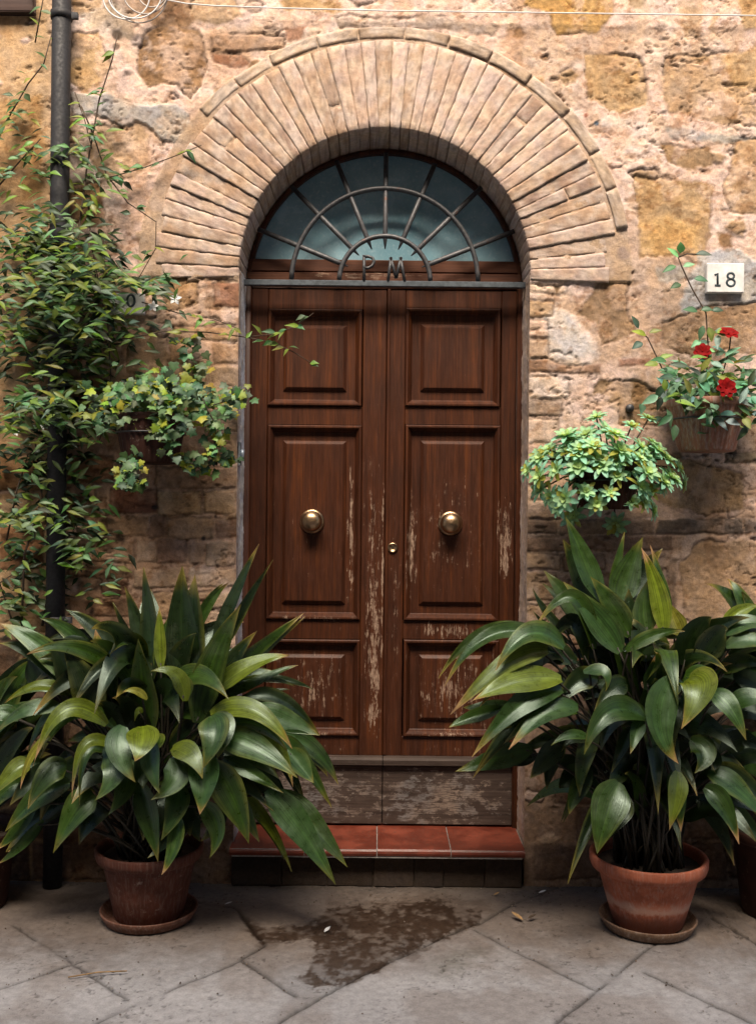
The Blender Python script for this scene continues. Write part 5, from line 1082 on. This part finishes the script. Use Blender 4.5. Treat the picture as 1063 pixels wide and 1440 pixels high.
for (cx, cy, R, e, mat, y) in [(196, -8, 40, 1.0, 'cable2', -.03), (178, -6, 33, 1.0, 'cable', -.04), (205, -14, 32, 1.05, 'cable2', -.036), (214, -12, 20, 1.1, 'cable2', -.03), (190, -10, 38, .95, 'cable', -.045)]:
    b = MB(); b.tube([P(cx+R*math.cos(t_), cy+R*e*math.sin(t_), y+.004*math.sin(3*t_)) for t_ in [2*math.pi*k/48 for k in range(49)]], .0030, 6, caps=False); b.build('cable_loop', M[mat], coil)
def number_plate(px0, py0, px1, py1, Y, label, glyphs):
    a = P(px0, py1, Y); c = P(px1, py0, Y); root = thing('number_plate', label, 'house number', ((a.x+c.x)/2, Y, a.z), 'house number plates')
    b = MB(); b.box(a.x, c.x, Y-.010, Y+.016, a.z, c.z, .003); b.build('plate', M['plate'], root, smooth=False)
    for g_, strokes in glyphs:
        b = MB()
        for stx in strokes: b.tube([P(x, y, Y-.0105) for x, y in stx], .0042, 6, flat=.5)
        b.build('digit_'+g_, M['digit'], root)
def ell(cx, cy, rx, ry, n=20): return [(cx+rx*math.cos(2*math.pi*k/n), cy+ry*math.sin(2*math.pi*k/n)) for k in range(n+1)]
number_plate(992, 371, 1045, 412, -.022, 'white number plate reading 18 on the grey cement patch', [('one', [[(1004.5, 387), (1008.5, 384), (1008.5, 401)], [(1004.5, 401.3), (1012.5, 401.6)]]), ('eight', [ell(1027, 388, 4.6, 4.3), ell(1027, 397.3, 5.6, 5.0)])])
number_plate(152, 413, 204, 442, -.022, 'white number plate half hidden by vine leaves, only a zero showing', [('zero', [ell(184.5, 422.5, 5.2, 8.2)])])
nl = MB(); c = P(885, 574, -.01); nl.lathe(c, [(.001, .016), (.012, .014), (.016, .006), (.014, -.01)], 12, axis='Y'); o = nl.build('iron_stud', M['iron']); tag(o, 'rusty round iron stud in the brown stone above the succulent', 'stud'); top_origin(o)
# litter on the paving
def litter(px, py, size, mat, label, name, cat, kind='leaf', ang=0.0):
    c = G(px, py)+Vector((0, 0, .006)); b = LeafMB()
    if kind == 'leaf': small_leaf(b, c, Vector((math.cos(ang), math.sin(ang), .1)), Vector((.1, 0, 1)), size, size*.45, (1, 1, 1), -.2)
    else: b.tube([c, c+Vector((math.cos(ang)*size*.5, math.sin(ang)*size*.5, .006)), c+Vector((math.cos(ang)*size, math.sin(ang)*size, .001))], .0022, 5)
    o = b.build(name, M[mat]); tag(o, label, cat, 'litter on the pavement'); top_origin(o)
litter(456, 1313, .03, 'white', 'white fallen petal on the dark wet stain', 'fallen_petal', 'petal', ang=.9)
litter(757, 1258, .03, 'white', 'pale fallen petal beside the right end of the doorstep', 'fallen_petal', 'petal', ang=.2)
litter(316, 1274, .028, 'white', 'pale fallen petal on the pavement near the left saucer', 'fallen_petal', 'petal', ang=.1)
litter(735, 1296, .05, 'dry', 'dry brown leaf curled on the flagstone right of the stain', 'dead_leaf', 'leaf', ang=2.4)
litter(742, 1294, .035, 'stem', 'small dark dead leaf beside the dry brown one', 'dead_leaf', 'leaf', ang=.4)
litter(694, 1261, .025, 'dry', 'little orange leaf lying in front of the doorstep', 'dead_leaf', 'leaf', ang=.5)
litter(96, 1377, .17, 'dry', 'long dry grass stalk on the pavement at lower left', 'dry_stalk', 'stalk', 'stalk', .25)

# grit swept against the wall and into the joints
r = random.Random(77); b = MB()
for i in range(420):
    k = r.random()
    if k < .45: px, py = r.uniform(250, 840), 1246+abs(r.gauss(0, 22))
    elif k < .8:
        jl = r.choice(joints); j = r.randrange(len(jl)-1); f_ = r.random(); gx_, gy_ = jl[j][0]*(1-f_)+jl[j+1][0]*f_+r.gauss(0, 5), jl[j][1]*(1-f_)+jl[j+1][1]*f_+r.gauss(0, 5); px, py = world_to_px(gx_/373, gy_/373, 0)
    else: px, py = r.uniform(0, 1063), r.uniform(1270, 1440)
    if py < 1244.5: continue
    c = G(px, py); q = r.uniform(.0014, .0042); h = q*.8; a_ = r.uniform(0, 3)
    V = [c+Vector((q*math.cos(a_+1.257*m)*r.uniform(.6, 1.1), q*math.sin(a_+1.257*m)*r.uniform(.6, 1.1), .0005)) for m in range(5)]+[c+Vector((0, 0, h+.001))]
    kk = r.uniform(.5, 1.3); cc = [x_*kk for x_ in r.choice(((.16, .12, .09), (.22, .19, .16), (.10, .07, .05)))]
    b.add(V, [(m, (m+1) % 5, 5) for m in range(5)], cc)
o = b.build('grit', M['wall'], smooth=False); tag(o, 'small grit scattered on the flagstones and along the foot of the wall', 'grit', kind='stuff')
